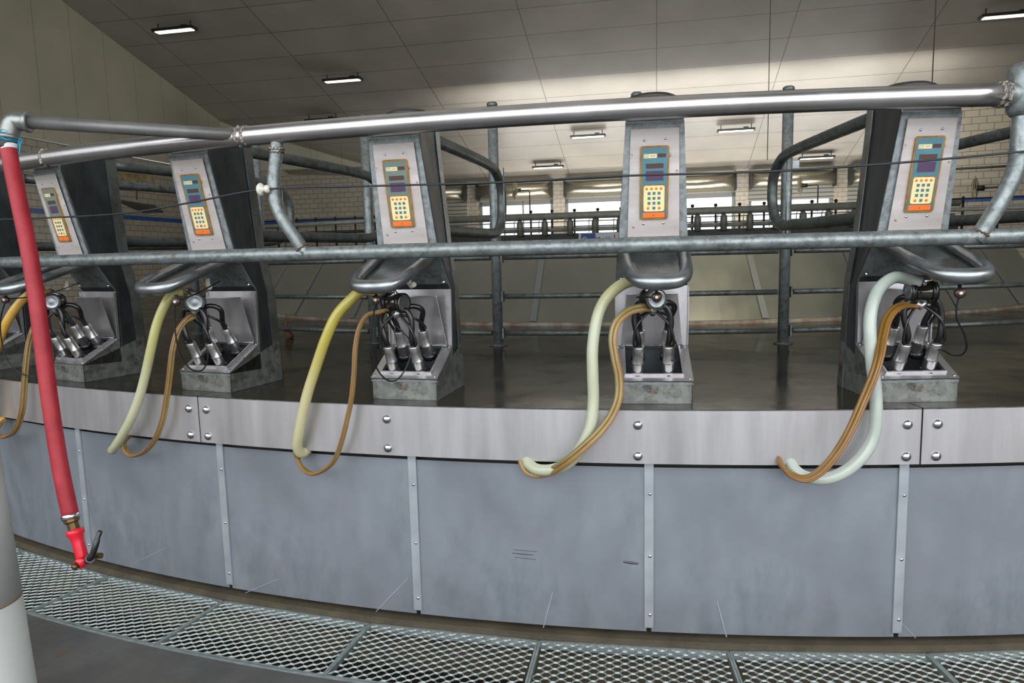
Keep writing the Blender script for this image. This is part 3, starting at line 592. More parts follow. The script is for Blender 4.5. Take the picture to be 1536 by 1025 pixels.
# ------------------------------------------------------------------ milking clusters in the boxes
def make_cluster(rot, lean, claw=(-.03, -.10, .425)):
    r = empty('milking_cluster'); C0 = P(*claw)
    ax = Vector((math.cos(R_(rot)), -math.sin(R_(rot)), 0)); sd = Vector((-ax.y, ax.x, 0))
    b = MB(); b.tube([C0-ax*.046, C0-ax*.036, C0+ax*.036, C0+ax*.046], [.034, .038, .038, .034], 22); b.build('claw_bowl', M['glass'], r)
    for s in (-1, 1):
        MB().tube([C0+ax*s*.038-ax*.010, C0+ax*s*.038+ax*.010], .0425, 24).build('claw_ring', M['rubber'], r)
        MB().lathe([(.036, 0), (.034, .003), (.030, .0015), (.012, .003), (.0005, .004)], C0+ax*s*.0475, ax*s, 20).build('end_cap', M['inoxd'], r)
    MB().tube([C0-ax*.02+Vector((0, 0, -.034)), C0+ax*.0+Vector((0, 0, -.056)), C0+ax*.02+Vector((0, 0, -.034))], .015, 10).build('air_distributor', M['cup'], r)
    MB().tube(spline([C0+Vector((0, 0, .032)), C0+Vector((-.008, 0, .05)), C0+Vector((-.035, 0, .058))], 4), .011, 10).build('milk_outlet', M['cup'], r)
    MB().tube([C0-sd*.03+Vector((0, 0, .03)), C0+Vector((0, 0, .045)), C0+sd*.03+Vector((0, 0, .03))], .006, 8).build('hanger_hook', M['bolt'], r)
    cups = [((-.066, -.160, .118), 1), ((.058, -.160, .120), 1), ((-.058, -.262, .172), 1), ((.062, -.262, .176), 1)]
    for i, ((t, o, z), _) in enumerate(cups):
        bt = P(t, o, z); tp = bt+Vector((lean[0]+(-.004 if t > 0 else .004), -lean[1], .118)); d = (tp-bt).normalized()
        c = empty('teat_cup', (0, 0, 0)); c.parent = r
        c.empty_display_size = .02
        MB().lathe([(.014, 0), (.020, .006), (.0235, .020), (.0235, .048), (.0245, .050), (.0245, .055), (.0225, .057), (.0220, .10), (.0218, .124), (.020, .127), (.012, .128)], bt, d, 18).build('shell', M['cup'], c)
        MB().lathe([(.024, -.022), (.029, -.016), (.029, .004), (.020, .008)], bt, d, 16).build('liner_lip', M['rubber'], c)
        s = 1 if t > 0 else -1; back = 1 if i > 1 else 0
        st = C0+Vector((s*.022, (.018 if back else -.012), -.034)); e = tp+d*.006
        w = [.062, .05, .052, .085][i]
        mid = (st+e)/2+Vector((s*w*.55, -.006+(.01 if back else 0), .030 if not back else .040))
        MB().tube(spline([st, st*.62+mid*.38+Vector((s*.010, 0, .018)), mid, e+d*.030+Vector((s*.004, 0, 0)), e, e-d*.01], 5), .0118, 10).build('milk_tube', M['rubber'], c)
        st2 = C0+Vector((s*.012, .006, -.05)); e2 = tp+Vector((s*.012, -.008, -.006)); mid2 = (st2+e2)/2+Vector((s*(w*.2+.01), -.022, .004))
        MB().tube(spline([st2, mid2+Vector((0, 0, .015)), e2+Vector((s*.008, -.01, .022)), e2, e2-d*.02], 5), .0058, 8).build('pulse_tube', M['rubber'], c)
    # flatten: cup Empties are only carriers, their first mesh becomes the part itself
    for c in [x for x in r.children if x.type == 'EMPTY']:
        ch = list(c.children); sh = [x for x in ch if x.name.startswith('shell')][0]; sh.parent = r; sh.name = 'teat_cup'
        for x in ch:
            if x is not sh: x.parent = sh
        bpy.data.objects.remove(c)
    return r
CL = {1: (48, (-.008, .055)), 2: (42, (-.006, .055)), 3: (20, (-.004, .052)), 4: (75, (0, .05)), 5: (4, (.002, .055))}
for k, (rot, lean) in CL.items():
    r = make_cluster(rot, lean, {5: (-.015, -.10, .432), 4: (-.008, -.10, .425), 3: (-.018, -.10, .42), 2: (-.02, -.10, .425), 1: (-.02, -.10, .425)}[k])
    r.location = outw(TH[k])*RAD; r.rotation_euler.z = R_(TH[k])
    tag(r, 'black and steel milking cluster in the box of the '+NICK[k], 'milking cluster', 'milking clusters')
# ------------------------------------------------------------------ hoses
def hose(name, k, pts, r, m, lab, cat, grp, prof=None, extra=None, rad=None):
    q = [at_off(x, y, TH[k], o) for x, y, o in pts]; sp = spline(q, 7)
    o = MB().tube(sp, rad(len(sp)) if rad else r, 14, prof=prof, up=None).build(name, m, origin=q[0]); tag(o, lab, cat, grp); return o
def twin(n=10):
    return [(math.cos(2*math.pi*j/n)*.62-.55, math.sin(2*math.pi*j/n)*.62) for j in range(2, n-1)]+[(math.cos(2*math.pi*j/n+math.pi)*.62+.55, math.sin(2*math.pi*j/n+math.pi)*.62) for j in range(2, n-1)]
def twinhose(k, pts, r, m, lab, stripes):
    q = [at_off(x, y, TH[k], o) for x, y, o in pts]; sp = spline(q, 7); n_ = outw(TH[k])
    root = empty('air_hose', q[0], 0, lab, 'hose', 'twin air hoses of the clusters')
    # two tubes side by side, welded together along their length
    T = [(sp[min(i+1, len(sp)-1)]-sp[max(i-1, 0)]).normalized() for i in range(len(sp))]
    off = []
    for i, p in enumerate(sp):
        tw = stripes[1]*i/len(sp)+stripes[0]; s = T[i].cross(n_).normalized(); b = T[i].cross(s); off.append(s*math.cos(tw)+b*math.sin(tw))
    for s in (-1, 1):
        MB().tube([p+o_*s*r*.93-q[0] for p, o_ in zip(sp, off)], r, 10).build('tube', m, root)
    nrm = [T[i].cross(off[i]).normalized() for i in range(len(sp))]
    nrm = [v if v.dot(n_) > 0 or True else -v for v in nrm]
    for s, mm in ((-1, M['porange']), (1, M['pgreen'])):
        MB().tube([p+o_*s*r*1.7-q[0]+n_*r*.25 for p, o_, v in zip(sp, off, nrm)], r*.48, 7).build('green_stripe' if s > 0 else 'orange_stripe', mm, root)
    return root
GM = 'milk hoses of the clusters'
hose('milk_hose', 4, [(985, 424, -.10), (962, 420, -.085), (935, 426, -.06), (910, 447, -.03), (896, 476, 0), (889, 520, .02), (889, 560, .03), (890, 600, .035), (886, 638, .05), (874, 668, .055), (856, 692, .05), (832, 704, .04), (808, 705, .02), (794, 697, -.01), (790, 688, -.035)], .0225, M['milk'], 'thick pale milk hose looping down left of the central pillar', 'hose', GM)
twinhose(4, [(985, 462, -.12), (962, 462, -.06), (942, 468, -.03), (925, 484, 0), (919, 508, .02), (922, 535, .03), (928, 565, .035), (928, 595, .045), (918, 622, .06), (899, 648, .085), (874, 672, .105), (850, 692, .10), (828, 706, .05), (806, 711, .005), (791, 706, -.005), (784, 694, -.02), (783, 686, -.035)], .0082, M['pulse'], 'amber twin air hose looping down left of the central pillar', (.3, .3))
hose('milk_hose', 5, [(1378, 425, -.09), (1362, 419, -.085), (1340, 417, -.06), (1320, 432, -.03), (1309, 456, 0), (1305, 480, .02), (1305, 505, .03), (1308, 545, .035), (1313, 585, .04), (1314, 620, .05), (1310, 655, .055), (1295, 683, .06), (1270, 706, .055), (1240, 718, .045), (1210, 716, .03), (1192, 705, -.0), (1184, 692, -.03)], .0225, M['milkw'], 'thick whitish milk hose hanging in a loop left of the rightmost pillar', 'hose', GM)
twinhose(5, [(1372, 458, -.11), (1356, 458, -.07), (1342, 464, -.03), (1330, 480, 0), (1324, 503, .04), (1319, 532, .08), (1310, 564, .10), (1295, 600, .10), (1275, 645, .11), (1254, 680, .12), (1233, 705, .11), (1210, 718, .09), (1188, 713, .05), (1174, 700, .01), (1168, 690, -.025)], .0098, M['pulseo'], 'deep amber twin air hose crossing the whitish hose at the rightmost pillar', (1.2, .2))
hose('milk_hose', 3, [(570, 438, -.05), (545, 436, -.03), (524, 452, .0), (504, 475, .02), (488, 510, .03), (475, 548, .035), (463, 585, .04), (454, 620, .045), (448, 652, .04), (446, 670, .025), (452, 680, 0), (462, 674, -.035)], .0225, M['milky'], 'thick yellow milk hose hanging left of the third pillar', 'hose', GM)
twinhose(3, [(586, 462, -.11), (570, 468, -.07), (551, 473, -.03), (539, 492, 0), (533, 522, .02), (531, 560, .03), (527, 599, .04), (520, 633, .05), (512, 664, .05), (502, 690, .04), (487, 705, .03), (469, 711, .015), (454, 703, 0), (446, 688, -.01), (445, 678, -.035)], .0082, M['pulse'], 'amber twin air hose with green edge hanging by the third pillar', (1.3, .5))
hose('milk_hose', 2, [(275, 438, -.07), (260, 440, -.04), (247, 458, 0), (235, 488, .02), (227, 522, .035), (218, 563, .04), (209, 596, .05), (197, 627, .06), (184, 652, .05), (174, 668, .03), (168, 676, .0)], .021, M['milk2'], 'yellowish white milk hose hanging from the second pillar to the skirt', 'hose', GM)
twinhose(2, [(293, 474, -.11), (280, 480, -.05), (267, 498, -.01), (259, 528, .02), (255, 564, .03), (250, 600, .035), (244, 631, .04), (233, 659, .04), (218, 677, .03), (201, 684, .02), (189, 677, .01), (186, 664, .0), (196, 652, -.03)], .0078, M['pulse'], 'amber twin air hose with green edge curling under the second pillar', (1.5, .2))
hose('milk_hose', 1, [(72, 442, -.08), (56, 437, -.06), (38, 446, -.02), (18, 470, .02), (3, 500, .04), (-12, 545, .05), (-22, 590, .05), (-18, 622, .04), (-4, 632, .0), (8, 628, -.035)], .0215, M['milko'], 'amber milk hose leaving the leftmost full pillar at the left edge', 'hose', GM)
twinhose(1, [(64, 470, -.11), (52, 490, -.03), (44, 515, .0), (40, 545, .02), (37, 580, .035), (34, 615, .04), (24, 645, .04), (8, 656, .03), (-5, 650, .02), (-2, 638, 0), (8, 630, -.03)], .0078, M['pulse'], 'thin amber twin air hose left of the red hose', (1.4, .3))
# ------------------------------------------------------------------ sensor cords
def cordset(k, disc, pts, lab):
    d = at_off(disc[0], disc[1], TH[k], disc[2]); n_ = outw(TH[k]); r = empty('sensor_cord', d, 0, lab, 'cord', 'sensor cords')
    c = (CAM-d).normalized(); c = (c+n_).normalized()
    MB().lathe([(.016, -.008), (.019, -.004), (.019, .004), (.014, .009), (.005, .010), (.0005, .012)], (0, 0, 0), c, 18).build('disc', M['disc'], r)
    MB().lathe([(.006, .0095), (.006, .013), (.0005, .014)], (0, 0, 0), c, 10).build('rivet', M['whitep'], r)
    if abs(disc[2]-.12) < 1:
        MB().tube([Vector((0, 0, 0)), Vector((0, 0, .03))+n_*-.005], .006, 6).build('hanger', M['cord'], r)
    for q in pts:
        sp = spline([at_off(x, y, TH[k], o)-d for x, y, o in q], 6); MB().tube(sp, .0034, 7).build('cord', M['cord'], r)
cordset(3, (564, 450, .10), [[(564, 452, .11), (560, 475, .10), (556, 510, .09), (562, 545, .06), (575, 566, .02), (590, 572, -.02), (603, 562, -.06), (614, 540, -.09), (616, 515, -.12), (606, 500, -.13), (592, 488, -.12)], [(564, 448, .09), (585, 447, .03), (603, 444, -.05)]], 'black sensor cord looping from its disc under the guard loop of the third pillar')
cordset(4, (985, 446, .12), [[(994, 458, -.02), (1003, 480, -.05), (1008, 500, -.06), (1017, 525, -.08), (1016, 540, -.10), (1008, 541, -.11)], [(983, 446, .11), (968, 446, .03), (955, 446, -.05)]], 'dark sensor disc and cord under the guard loop of the central pillar')
cordset(5, (1440, 440, .12), [[(1440, 441, .12), (1435, 460, .11), (1436, 480, .10), (1446, 500, .08), (1450, 520, .05), (1443, 532, .02), (1428, 533, -.03), (1415, 526, -.08), (1405, 525, -.10)]], 'black sensor cord hanging from its disc at the right of the rightmost pillar')
cordset(2, (264, 453, .12), [[(263, 455, .12), (262, 480, .11), (265, 512, .10), (275, 540, .07), (290, 556, .03), (305, 554, -.02), (312, 535, -.08), (308, 512, -.12)], [(264, 452, .11), (290, 443, .03), (315, 430, -.08), (330, 422, -.14)]], 'black sensor cord looping from its disc under the guard loop of the second pillar')
cordset(1, (8, 450, .12), [[(8, 452, .12), (1, 480, .11), (3, 515, .10), (14, 545, .08), (35, 562, .05), (60, 563, 0), (78, 548, -.06), (86, 520, -.12)], [(8, 449, .11), (50, 445, .02), (85, 437, -.06), (120, 424, -.14)]], 'black sensor cord hanging behind the red hose at the leftmost full pillar')
# brown scrap of bark-like dirt on the deck
q = at_z(436, 508, 0)
tag(MB().tube([Vector((0, 0, .0)), Vector((-.02, 0, .05)), Vector((-.045, 0, .10)), Vector((-.01, -.01, .13))], [.03, .028, .02, .012], 7).build('rusty_bracket', M['rust']), 'small rusty bracket standing on the wet deck left of the third pillar', 'bracket').location = q
# ================================================================== guard rail in front
RZ, RZ2 = 1.1295, .6343
gr = empty('guard_rail', cyl(9.27, -5, RZ), 0, 'polished round steel guard rail running across the whole view with a galvanised lower rail', 'railing')
def GB(mb, name, m, b=0): 
    o = mb.build(name, m, gr, b, origin=(0, 0, 0)); o.location = -gr.location; return o
thj = 9.0
def ang_of(x, y, r):
    d = ray(x, y); a = d.x**2+d.y**2; b = 2*(CAM.x*d.x+CAM.y*d.y); c = CAM.x**2+CAM.y**2-r*r; t = (-b-math.sqrt(b*b-4*a*c))/(2*a); p = CAM+d*t
    return math.degrees(math.atan2(p.x, -p.y)), p.z
aw, _ = ang_of(1503, 142, 9.276)
GB(MB().tube([cyl(9.276, -62+(aw+62)*i/110, RZ) for i in range(111)], .0400, 24), 'upper_pipe', M['bigpipe'])
GB(MB().tube([cyl(9.276, aw+(24-aw)*i/30, RZ) for i in range(31)], .0400, 24), 'upper_pipe_end', M['galv'])
GB(MB().tube([cyl(9.267, -62+(86)*i/150, RZ2) for i in range(151)], .0295, 18), 'lower_pipe', M['galv'])
def weld(c, ax, r, w=.012, seed=0, m='weld'):
    rnd = random.Random(seed); ax = Vector(ax).normalized(); u = ax.orthogonal().normalized(); v = ax.cross(u); pts = []
    n = 40
    mb = MB(); mb.tube([c+(u*math.cos(2*math.pi*i/n)+v*math.sin(2*math.pi*i/n))*(r+rnd.uniform(-.001, .002))+ax*rnd.uniform(-.004, .004) for i in range(n)], [w*.5*rnd.uniform(.7, 1.3) for i in range(n)], 7, closed=True)
    return GB(mb, 'weld', M[m])
for x, y in ((1497, 141), (1507, 141), (362, 212), (371, 211), (72, 240)):
    a, _ = ang_of(x, y, 9.276); weld(cyl(9.276, a, RZ), tang(a), .0395, .013, x)
def brace(px, lab, off):
    q = []
    for (x, y), o in zip(px, off):
        a, z = ang_of(x, y, 9.27+o); q.append(cyl(9.27+o, a, z))
    return q
b1 = brace([(416, 196), (415, 225), (411, 262), (411, 292), (420, 322), (440, 353), (460, 382)], '', [0, 0, .005, .01, .01, .005, 0])
GB(MB().tube(spline(b1, 6), .0265, 18), 'brace', M['galv'])
weld(b1[1]+Vector((0, 0, -.012)), (0, 0, 1), .0268, .005, 5, 'rust'); weld(b1[1]+Vector((0, 0, .004)), (0, 0, 1), .028, .009, 6)
weld(b1[-1]+(b1[-2]-b1[-1]).normalized()*.030, (b1[-1]-b1[-2]), .0268, .007, 9, 'rust')
b2 = brace([(1534, 135), (1532, 175), (1529, 215), (1524, 250), (1510, 285), (1487, 325), (1463, 362)], '', [0, 0, .005, .01, .01, .005, 0])
GB(MB().tube(spline(b2, 6), .029, 18), 'brace', M['galv'])
weld(b2[-1]+(b2[-2]-b2[-1]).normalized()*.030, (b2[-1]-b2[-2]), .029, .008, 19, 'rust')
GB(MB().lathe([(.034, -.09), (.05, -.07), (.054, 0), (.05, .07), (.034, .09)], b2[0]+Vector((0, 0, .0)), (0, 0, 1), 20), 'socket', M['galv'])
# taut wire with its insulator
wp = [(-40, 331, .02), (165, 322, .02), (280, 305, .04), (397, 284, .05), (560, 279, .05), (740, 274, .05), (930, 264, .05), (1140, 258, .05), (1270, 250, .05), (1400, 240, .05), (1580, 223, .05)]
wq = []
for x, y, o in wp:
    a, z = ang_of(x, y, 9.27+o) ; wq.append(cyl(9.27+o, a, z))
r = empty('wire', wq[3], 0, 'thin black wire stretched across the fronts of all control pillars', 'wire')
MB().tube([p-wq[3] for p in spline(wq, 4)], .0042, 7).build('strand', M['wirem'], r)
ta = tang(ang_of(397, 284, 9.32)[0])
MB().lathe([(.010, -.03), (.022, -.026), (.027, -.018), (.022, -.010), (.011, -.006), (.011, .004), (.017, .008), (.017, .018), (.006, .024)], (0, 0, 0), ta, 18).build('insulator', M['whitep'], r)
# water pipe, red hose and nozzle
el = at_depth(16, 184, 2.86); aw2, _ = ang_of(366, 211, 9.276); jn = cyl(9.276, aw2, RZ)+Vector((0, 0, .004))
wr = empty('water_pipe', el, 0, 'dull grey water pipe running from the polished rail to an elbow at the upper left', 'pipe')
dirp = (jn-el).normalized(); dn = (at_depth(13, 215, 2.86)-el).normalized()
top = el+Vector((0, 0, .006))
MB().tube([top+dirp*.05-el, jn-el], [.0262, .0262], 18).build('pipe', M['pgrey'], wr)
A = top+dirp*.045; Bq = top+dn*.055
sp = spline([A+dirp*.02, A, top+dirp*.012+dn*.004+Vector((0, 0, .0)), Bq*1.0, Bq+dn*.015], 7)
MB().tube([p-el for p in sp], .037, 20).build('elbow', M['elbow'], wr)
for c, ax in ((A+dirp*.022, dirp), (Bq+dn*.012, dn)): MB().lathe([(.037, -.010), (.042, -.007), (.042, .007), (.037, .010)], c-el, ax, 20).build('collar', M['elbow'], wr)
hp = [at_depth(*p) for p in ((12.5, 222, 2.86), (18, 252, 2.86), (30, 310, 2.85), (44, 380, 2.84), (55, 450, 2.83), (64, 520, 2.82), (73, 590, 2.81), (82, 650, 2.80), (92, 710, 2.79), (106, 775, 2.78))]
h0 = hp[0]; wh = empty('wash_hose', h0, 0, 'red wash hose hanging from the elbow with a red spray nozzle at its end', 'hose')
MB().tube([p-h0 for p in spline(hp, 8)], .0305, 20).build('hose', M['red'], wh)
MB().lathe([(.031, -.028), (.034, -.02), (.034, .02), (.031, .026)], at_depth(12.2, 214, 2.86)-h0, dn, 18).build('socket', M['cord'], wh)
MB().lathe([(.0315, -.010), (.0325, -.009), (.0325, .009), (.0315, .010)], at_depth(14, 221, 2.86)-h0, hp[1]-hp[0], 20).build('white_label', M['label'], wh)
e0 = hp[-1]; e1 = at_depth(112, 796, 2.78); e2 = at_depth(124, 838, 2.77); dd = (e2-e1).normalized()
MB().lathe([(.0315, -.010), (.034, -.008), (.034, .008), (.031, .010)], e0-h0, hp[-1]-hp[-2], 20).build('hose_clamp', M['bolt'], wh)
MB().lathe([(.026, -.005), (.030, .0), (.030, .012), (.022, .018), (.022, .045), (.025, .05)], e0-h0+(hp[-1]-hp[-2]).normalized()*.008, e1-e0, 8, False).build('brass_fitting', M['brass'], wh)
nz = MB().lathe([(.024, -.004), (.032, -.002), (.033, .014), (.025, .024), (.022, .05), (.0225, .105), (.020, .12)], e1-h0, dd, 20); 
tip = at_depth(116, 848, 2.75); nb = at_depth(130, 838, 2.78)
nz.tube([nb-h0+(nb-tip).normalized()*.012, nb-h0, tip-h0], [.016, .022, .020], 14)
nzo = nz.build('nozzle', M['red2'], wh)
MB().lathe([(.013, 0), (.013, .016), (.008, .02)], tip-h0, tip-nb, 12).build('spray_tip', M['brass'], nzo)
lv = [at_depth(*p) for p in ((131, 842, 2.74), (138, 834, 2.73), (143, 820, 2.73), (147, 806, 2.74), (151, 796, 2.75))]
MB().tube([p-h0 for p in spline(lv, 5)], [.014]*6+[.012]*8+[.0095]*6+[.006], 10).build('trigger_lever', M['rubber'], nzo)
MB().lathe([(.018, -.014), (.018, .014)], at_depth(135, 838, 2.74)-h0, (CAM-e2), 12).build('pivot', M['rubber'], nzo)
MB().lathe([(.012, -.012), (.012, .018)], at_depth(146, 834, 2.76)-h0, RT, 8, False).build('brass_nut', M['brass'], nzo)
tb = MB(); c0 = at_depth(12.6, 205, 2.86)
rnd = random.Random(3)
for j in range(7):
    z = .016-j*.006; ax = dn; u = ax.orthogonal().normalized(); v = ax.cross(u)
    tb.tube([c0+(u*math.cos(2*math.pi*i/18)+v*math.sin(2*math.pi*i/18))*(.0375)+ax*(-z+rnd.uniform(-.004, .004)) for i in range(18)], .0022, 5, closed=True)
for j in range(5):
    s = c0+RT*.036+UP*(.01-.008*j); tb.tube(spline([s, s+RT*rnd.uniform(.008, .02)-UP*.02, s+RT*rnd.uniform(.0, .02)-UP*rnd.uniform(.04, .06)], 4), .0018, 5)
tag(tb.build('twine', M['twine'], origin=c0), 'blue twine wound round the joint between the elbow and the red hose', 'twine')
# white post at the lower left, close to the camera
wb = at_depth(8, 1000, 1.32); xx, yy = wb.x, wb.y
r = empty('white_post', (xx, yy, ZF), 0, 'white round plastic clad post close to the camera in the lower left corner', 'post')
axp = Vector((-.05, .0, 1)).normalized()
hj = at_depth(8, 900, 1.32).z-ZF
MB().tube([axp*(hj-.004)*i/4 for i in range(5)], .073, 64).build('lower_sleeve', M['wpost'], r)
MB().tube([axp*(hj+.004+(3.4-hj)*i/12) for i in range(13)], .073, 64).build('upper_sleeve', M['wpost'], r)
MB().tube([axp*(hj-.006), axp*(hj+.006)], .0722, 40).build('joint', M['wjoint'], r)
# ================================================================== posts, cross rails and divider loops on the deck
PT = [-30.0, -22.4, -14.0, -6.43, .96, 8.35, 15.75, 23.2]
pn = ['behind the far left pillar', 'behind the second pillar, left of the bent bracing tube', 'just left of the third control pillar', 'standing free between the third and the central pillar', 'hidden behind the central control pillar', 'standing free between the central and the rightmost pillar', 'behind the right end of the rail', 'beyond the right edge']
for i, a in enumerate(PT):
    r = empty('stall_post', cyl(7.3, a, 0), R_(a), 'galvanised round stall post '+pn[i], 'post', 'stall posts on the deck')
    MB().tube([Vector((0, 0, 0)), Vector((0, 0, 1.6))], .034, 18).build('tube', M['galv'], r)
    MB().lathe([(.036, -.012), (.036, .012), (.026, .020), (.0005, .022)], (0, 0, 1.6), (0, 0, 1), 14).build('cap', M['galvd'], r)
    MB().lathe([(.062, 0), (.062, .005), (.038, .007), (.038, .012)], (0, 0, 0), (0, 0, 1), 18).build('base_plate', M['galvd'], r)
    for z in (1.14, 1.56): MB().box((.05, -.01, z), (.045, .008, .05)).build('lug', M['galv'], r)
    for z in (.60, .337, .085): 
        MB().box((.042, -.0, z), (.012, .05, .07)).build('flange', M['galvd'], r)
zr = [(.60, 'upper'), (.337, 'middle'), (.085, 'lowest')]
bn = ['between the far left posts', 'left of the second pillar', 'left of the third pillar', 'between the third and the central pillar', 'right of the central pillar', 'behind the rightmost pillar', 'at the right edge of the view']
for i in range(len(PT)-1):
    for z, nm_ in zr:
        a, b = cyl(7.3, PT[i], z), cyl(7.3, PT[i+1], z); d = (b-a).normalized(); lo_ = (i == 3)
        a2 = a+d*.058; b2_ = b-d*.043; m = (a2+b2_)/2
        tag(MB().tube([a2-m, b2_-m], .0175, 12).build('cross_rail', M['galvd']), nm_+' thin rusty cross rail '+bn[i], 'rail', 'thin cross rails between the stall posts').location = m
def loop(k, lab):
    r = empty('divider_loop', outw(TH[k])*RAD, R_(TH[k]), 'thick galvanised divider loop '+lab, 'divider', 'divider loops behind the control pillars')
    pts = [P(0, -.44, 1.165), P(0, -1.0, 1.165), P(0, -1.50, 1.16), P(0, -1.68, 1.135), P(0, -1.79, 1.06), P(0, -1.815, .97), P(0, -1.80, .87), P(0, -1.74, .79), P(0, -1.62, .752), P(0, -1.4, .745), P(0, -.9, .742), P(0, -.45, .74)]
    MB().tube(spline(pts, 5), .030, 16).build('tube', M['galvd'], r)
    for z in (1.165, .74): MB().box(P(0, -.449, z), (.10, .012, .12)).build('flange', M['galvd'], r)
    MB().tube([P(.045, -1.70, .70), P(.045, -1.70, 1.16)], .004, 6).build('rod', M['galv'], r)
for k, lab in {0: 'behind the far left pillar', 1: 'behind the leftmost full pillar, seen through the rail', 2: 'behind the second pillar, ending at the bent bracing tube', 3: 'right of the third pillar, bending down beside a free post', 4: 'hidden behind the central pillar', 5: 'left of the rightmost pillar, bending down beside a free post', 6: 'at the right edge behind the bracing tube'}.items(): loop(k, lab)
# ================================================================== far side
sF = 19.0
def fp(x, y, s=sF): return at_face(x, y, s)
a0 = (fp(560, 300)-BO).dot(BU); a1 = (fp(1440, 300)-BO).dot(BU)
def zz(y, x=960, s=sF): return fp(x, y, s).z
r = empty('far_pipe', bld(a0, sF, 0), -AL, 'broad grey pipe across the far side in front of the bright windows', 'pipe'); L = a1-a0
MB().cyl((0, 0, zz(320)), (L, 0, zz(320)), .095, 18).build('pipe', M['far'], r)
tag(MB().cyl(bld(a0, sF, zz(341)), bld(a1, sF, zz(341)), .055, 14).build('far_rail', M['far']), 'slimmer grey rail on the far side below the broad grey pipe', 'rail')
tag(MB().cyl(bld(a0, sF+.25, zz(336)), bld(a1, sF+.25, zz(336)), .018, 8).build('far_line', M['far']), 'thin line on the far side between the two grey pipes', 'pipe')
tag(MB().cyl(bld(a0, sF+.25, zz(328)), bld(a1, sF+.25, zz(328)), .014, 8).build('far_line', M['far']), 'thin line on the far side just under the broad pipe', 'pipe')
r = empty('far_dark_band', bld(a0, sF+.05, 0), -AL, 'dark band added low on the far side behind the front rail', 'dark_band')  # added dark box standing in for the dark far side of the platform
MB().box((L/2, .02, (zz(347)+zz(372))/2), (L, .1, zz(347)-zz(372))).build('dark_band', M['dark'], r)
cx = [745, 781, 818, 856, 893, 930, 968, 1007, 1046, 1085, 1124, 1163, 1203, 1241, 1279]
can = None
for i, x in enumerate(cx):
    if can is None:
        can = empty('milk_jar'); zc = zz(337)
        MB().lathe([(.04, -.26), (.084, -.24), (.090, .04), (.080, .11), (.054, .15), (.03, .17)], (0, 0, 0), (0, 0, 1), 14).build('body', M['fcan'], can)
        MB().lathe([(.03, .165), (.03, .19), (.012, .2)], (0, 0, 0), (0, 0, 1), 10).build('lid', M['dark'], can)
        MB().tube([(-.02, 0, .15), (-.12, 0, .17), (-.16, 0, .12), (-.16, 0, -.2)], .012, 6).build('pipe', M['far'], can)
        o = can
    else: o = copy_tree(can)
    o.location = bld((fp(x, 330)-BO).dot(BU), sF-.12, zz(335)); o.rotation_euler.z = -AL
    tag(o, 'small dark jar of the row hanging under the broad far pipe', 'jar', 'jars hanging under the far pipe')
fpst = None
for i, x in enumerate([795, 827, 861, 896, 931, 966, 1003, 1039, 1074, 1110, 1147, 1183, 1219, 1255]):
    if fpst is None:
        fpst = empty('far_post'); MB().cyl((0, 0, -.62), (0, 0, .32), .026, 8).build('tube', M['dark'], fpst); MB().lathe([(.045, .31), (.045, .36), (.02, .38)], (0, 0, 0), (0, 0, 1), 8).build('cap', M['dark'], fpst); o = fpst
    else: o = copy_tree(fpst)
    o.location = bld((fp(x, 330)-BO).dot(BU), sF+.14, zz(331)); o.rotation_euler.z = -AL
    tag(o, 'thin dark post of the row crossing the broad far pipe', 'post', 'thin posts of the far side')
# left far clutter: railing with small posts before the blue tiles, tan sheet and slanted dark sheet
sL = 17.5
r = empty('far_railing', bld(-12, sL, 0), -AL, 'thin railing with short posts before the blue tile strip at left', 'railing')
z1 = at_face(480, 329, sL).z; z2 = at_face(480, 338, sL).z; z3 = at_face(480, 349, sL).z
MB().cyl((0, 0, z1), (6.3, 0, z1), .018, 8).build('top_bar', M['dark'], r)
MB().cyl((0, 0, z2-.02), (6.3, 0, z2+.1), .06, 12).build('pipe', M['far'], r); MB().cyl((0, 0, z3), (6.3, 0, z3), .04, 10).build('lower_bar', M['dark'], r)
for i in range(12): MB().cyl((.3+i*.56, 0, z3-.5), (.3+i*.56, 0, z1+.05), .028, 8).build('post', M['dark'], r)
r = empty('far_railing', bld((at_face(1415, 300, sL)-BO).dot(BU), sL, 0), -AL, 'thin railing before the blue tile strip at right', 'railing')
z1 = at_face(1480, 297, sL).z; z2 = at_face(1480, 313, sL).z
MB().cyl((0, 0, z1), (5, 0, z1), .018, 8).build('top_bar', M['dark'], r); MB().cyl((0, 0, z2), (5, 0, z2), .05, 10).build('pipe', M['far'], r)
for i in range(7): MB().cyl((.4+i*.7, 0, z2-.6), (.4+i*.7, 0, z1+.05), .03, 8).build('post', M['dark'], r)
tag(MB().hexa([at_face(168, 272, 13), at_face(232, 273, 13), at_face(232, 273, 13.4), at_face(168, 272, 13.4), at_face(168, 258, 13), at_face(230, 263, 13), at_face(230, 263, 13.4), at_face(168, 258, 13.4)]).build('tan_beam', M['tan'], origin=at_face(200, 268, 13.2)), 'tan brown beam between the pipes left of the second pillar', 'beam')
sh_o = at_face(215, 308, 13.2); r = empty('slanted_sheet', sh_o, 0, 'dark slanted sheet hanging left of the second pillar', 'sheet')
MB().quadslab([at_face(170, 298, 14)-sh_o, at_face(215, 318, 12.5)-sh_o, at_face(245, 317, 12.5)-sh_o, at_face(232, 308, 14)-sh_o], .03).build('sheet', M['dark'], r)
MB().cyl(at_face(205, 300, 13.4)-sh_o, at_face(206, 272, 13.35)-sh_o, .012, 6).build('hanger_rod', M['hangw'], r)
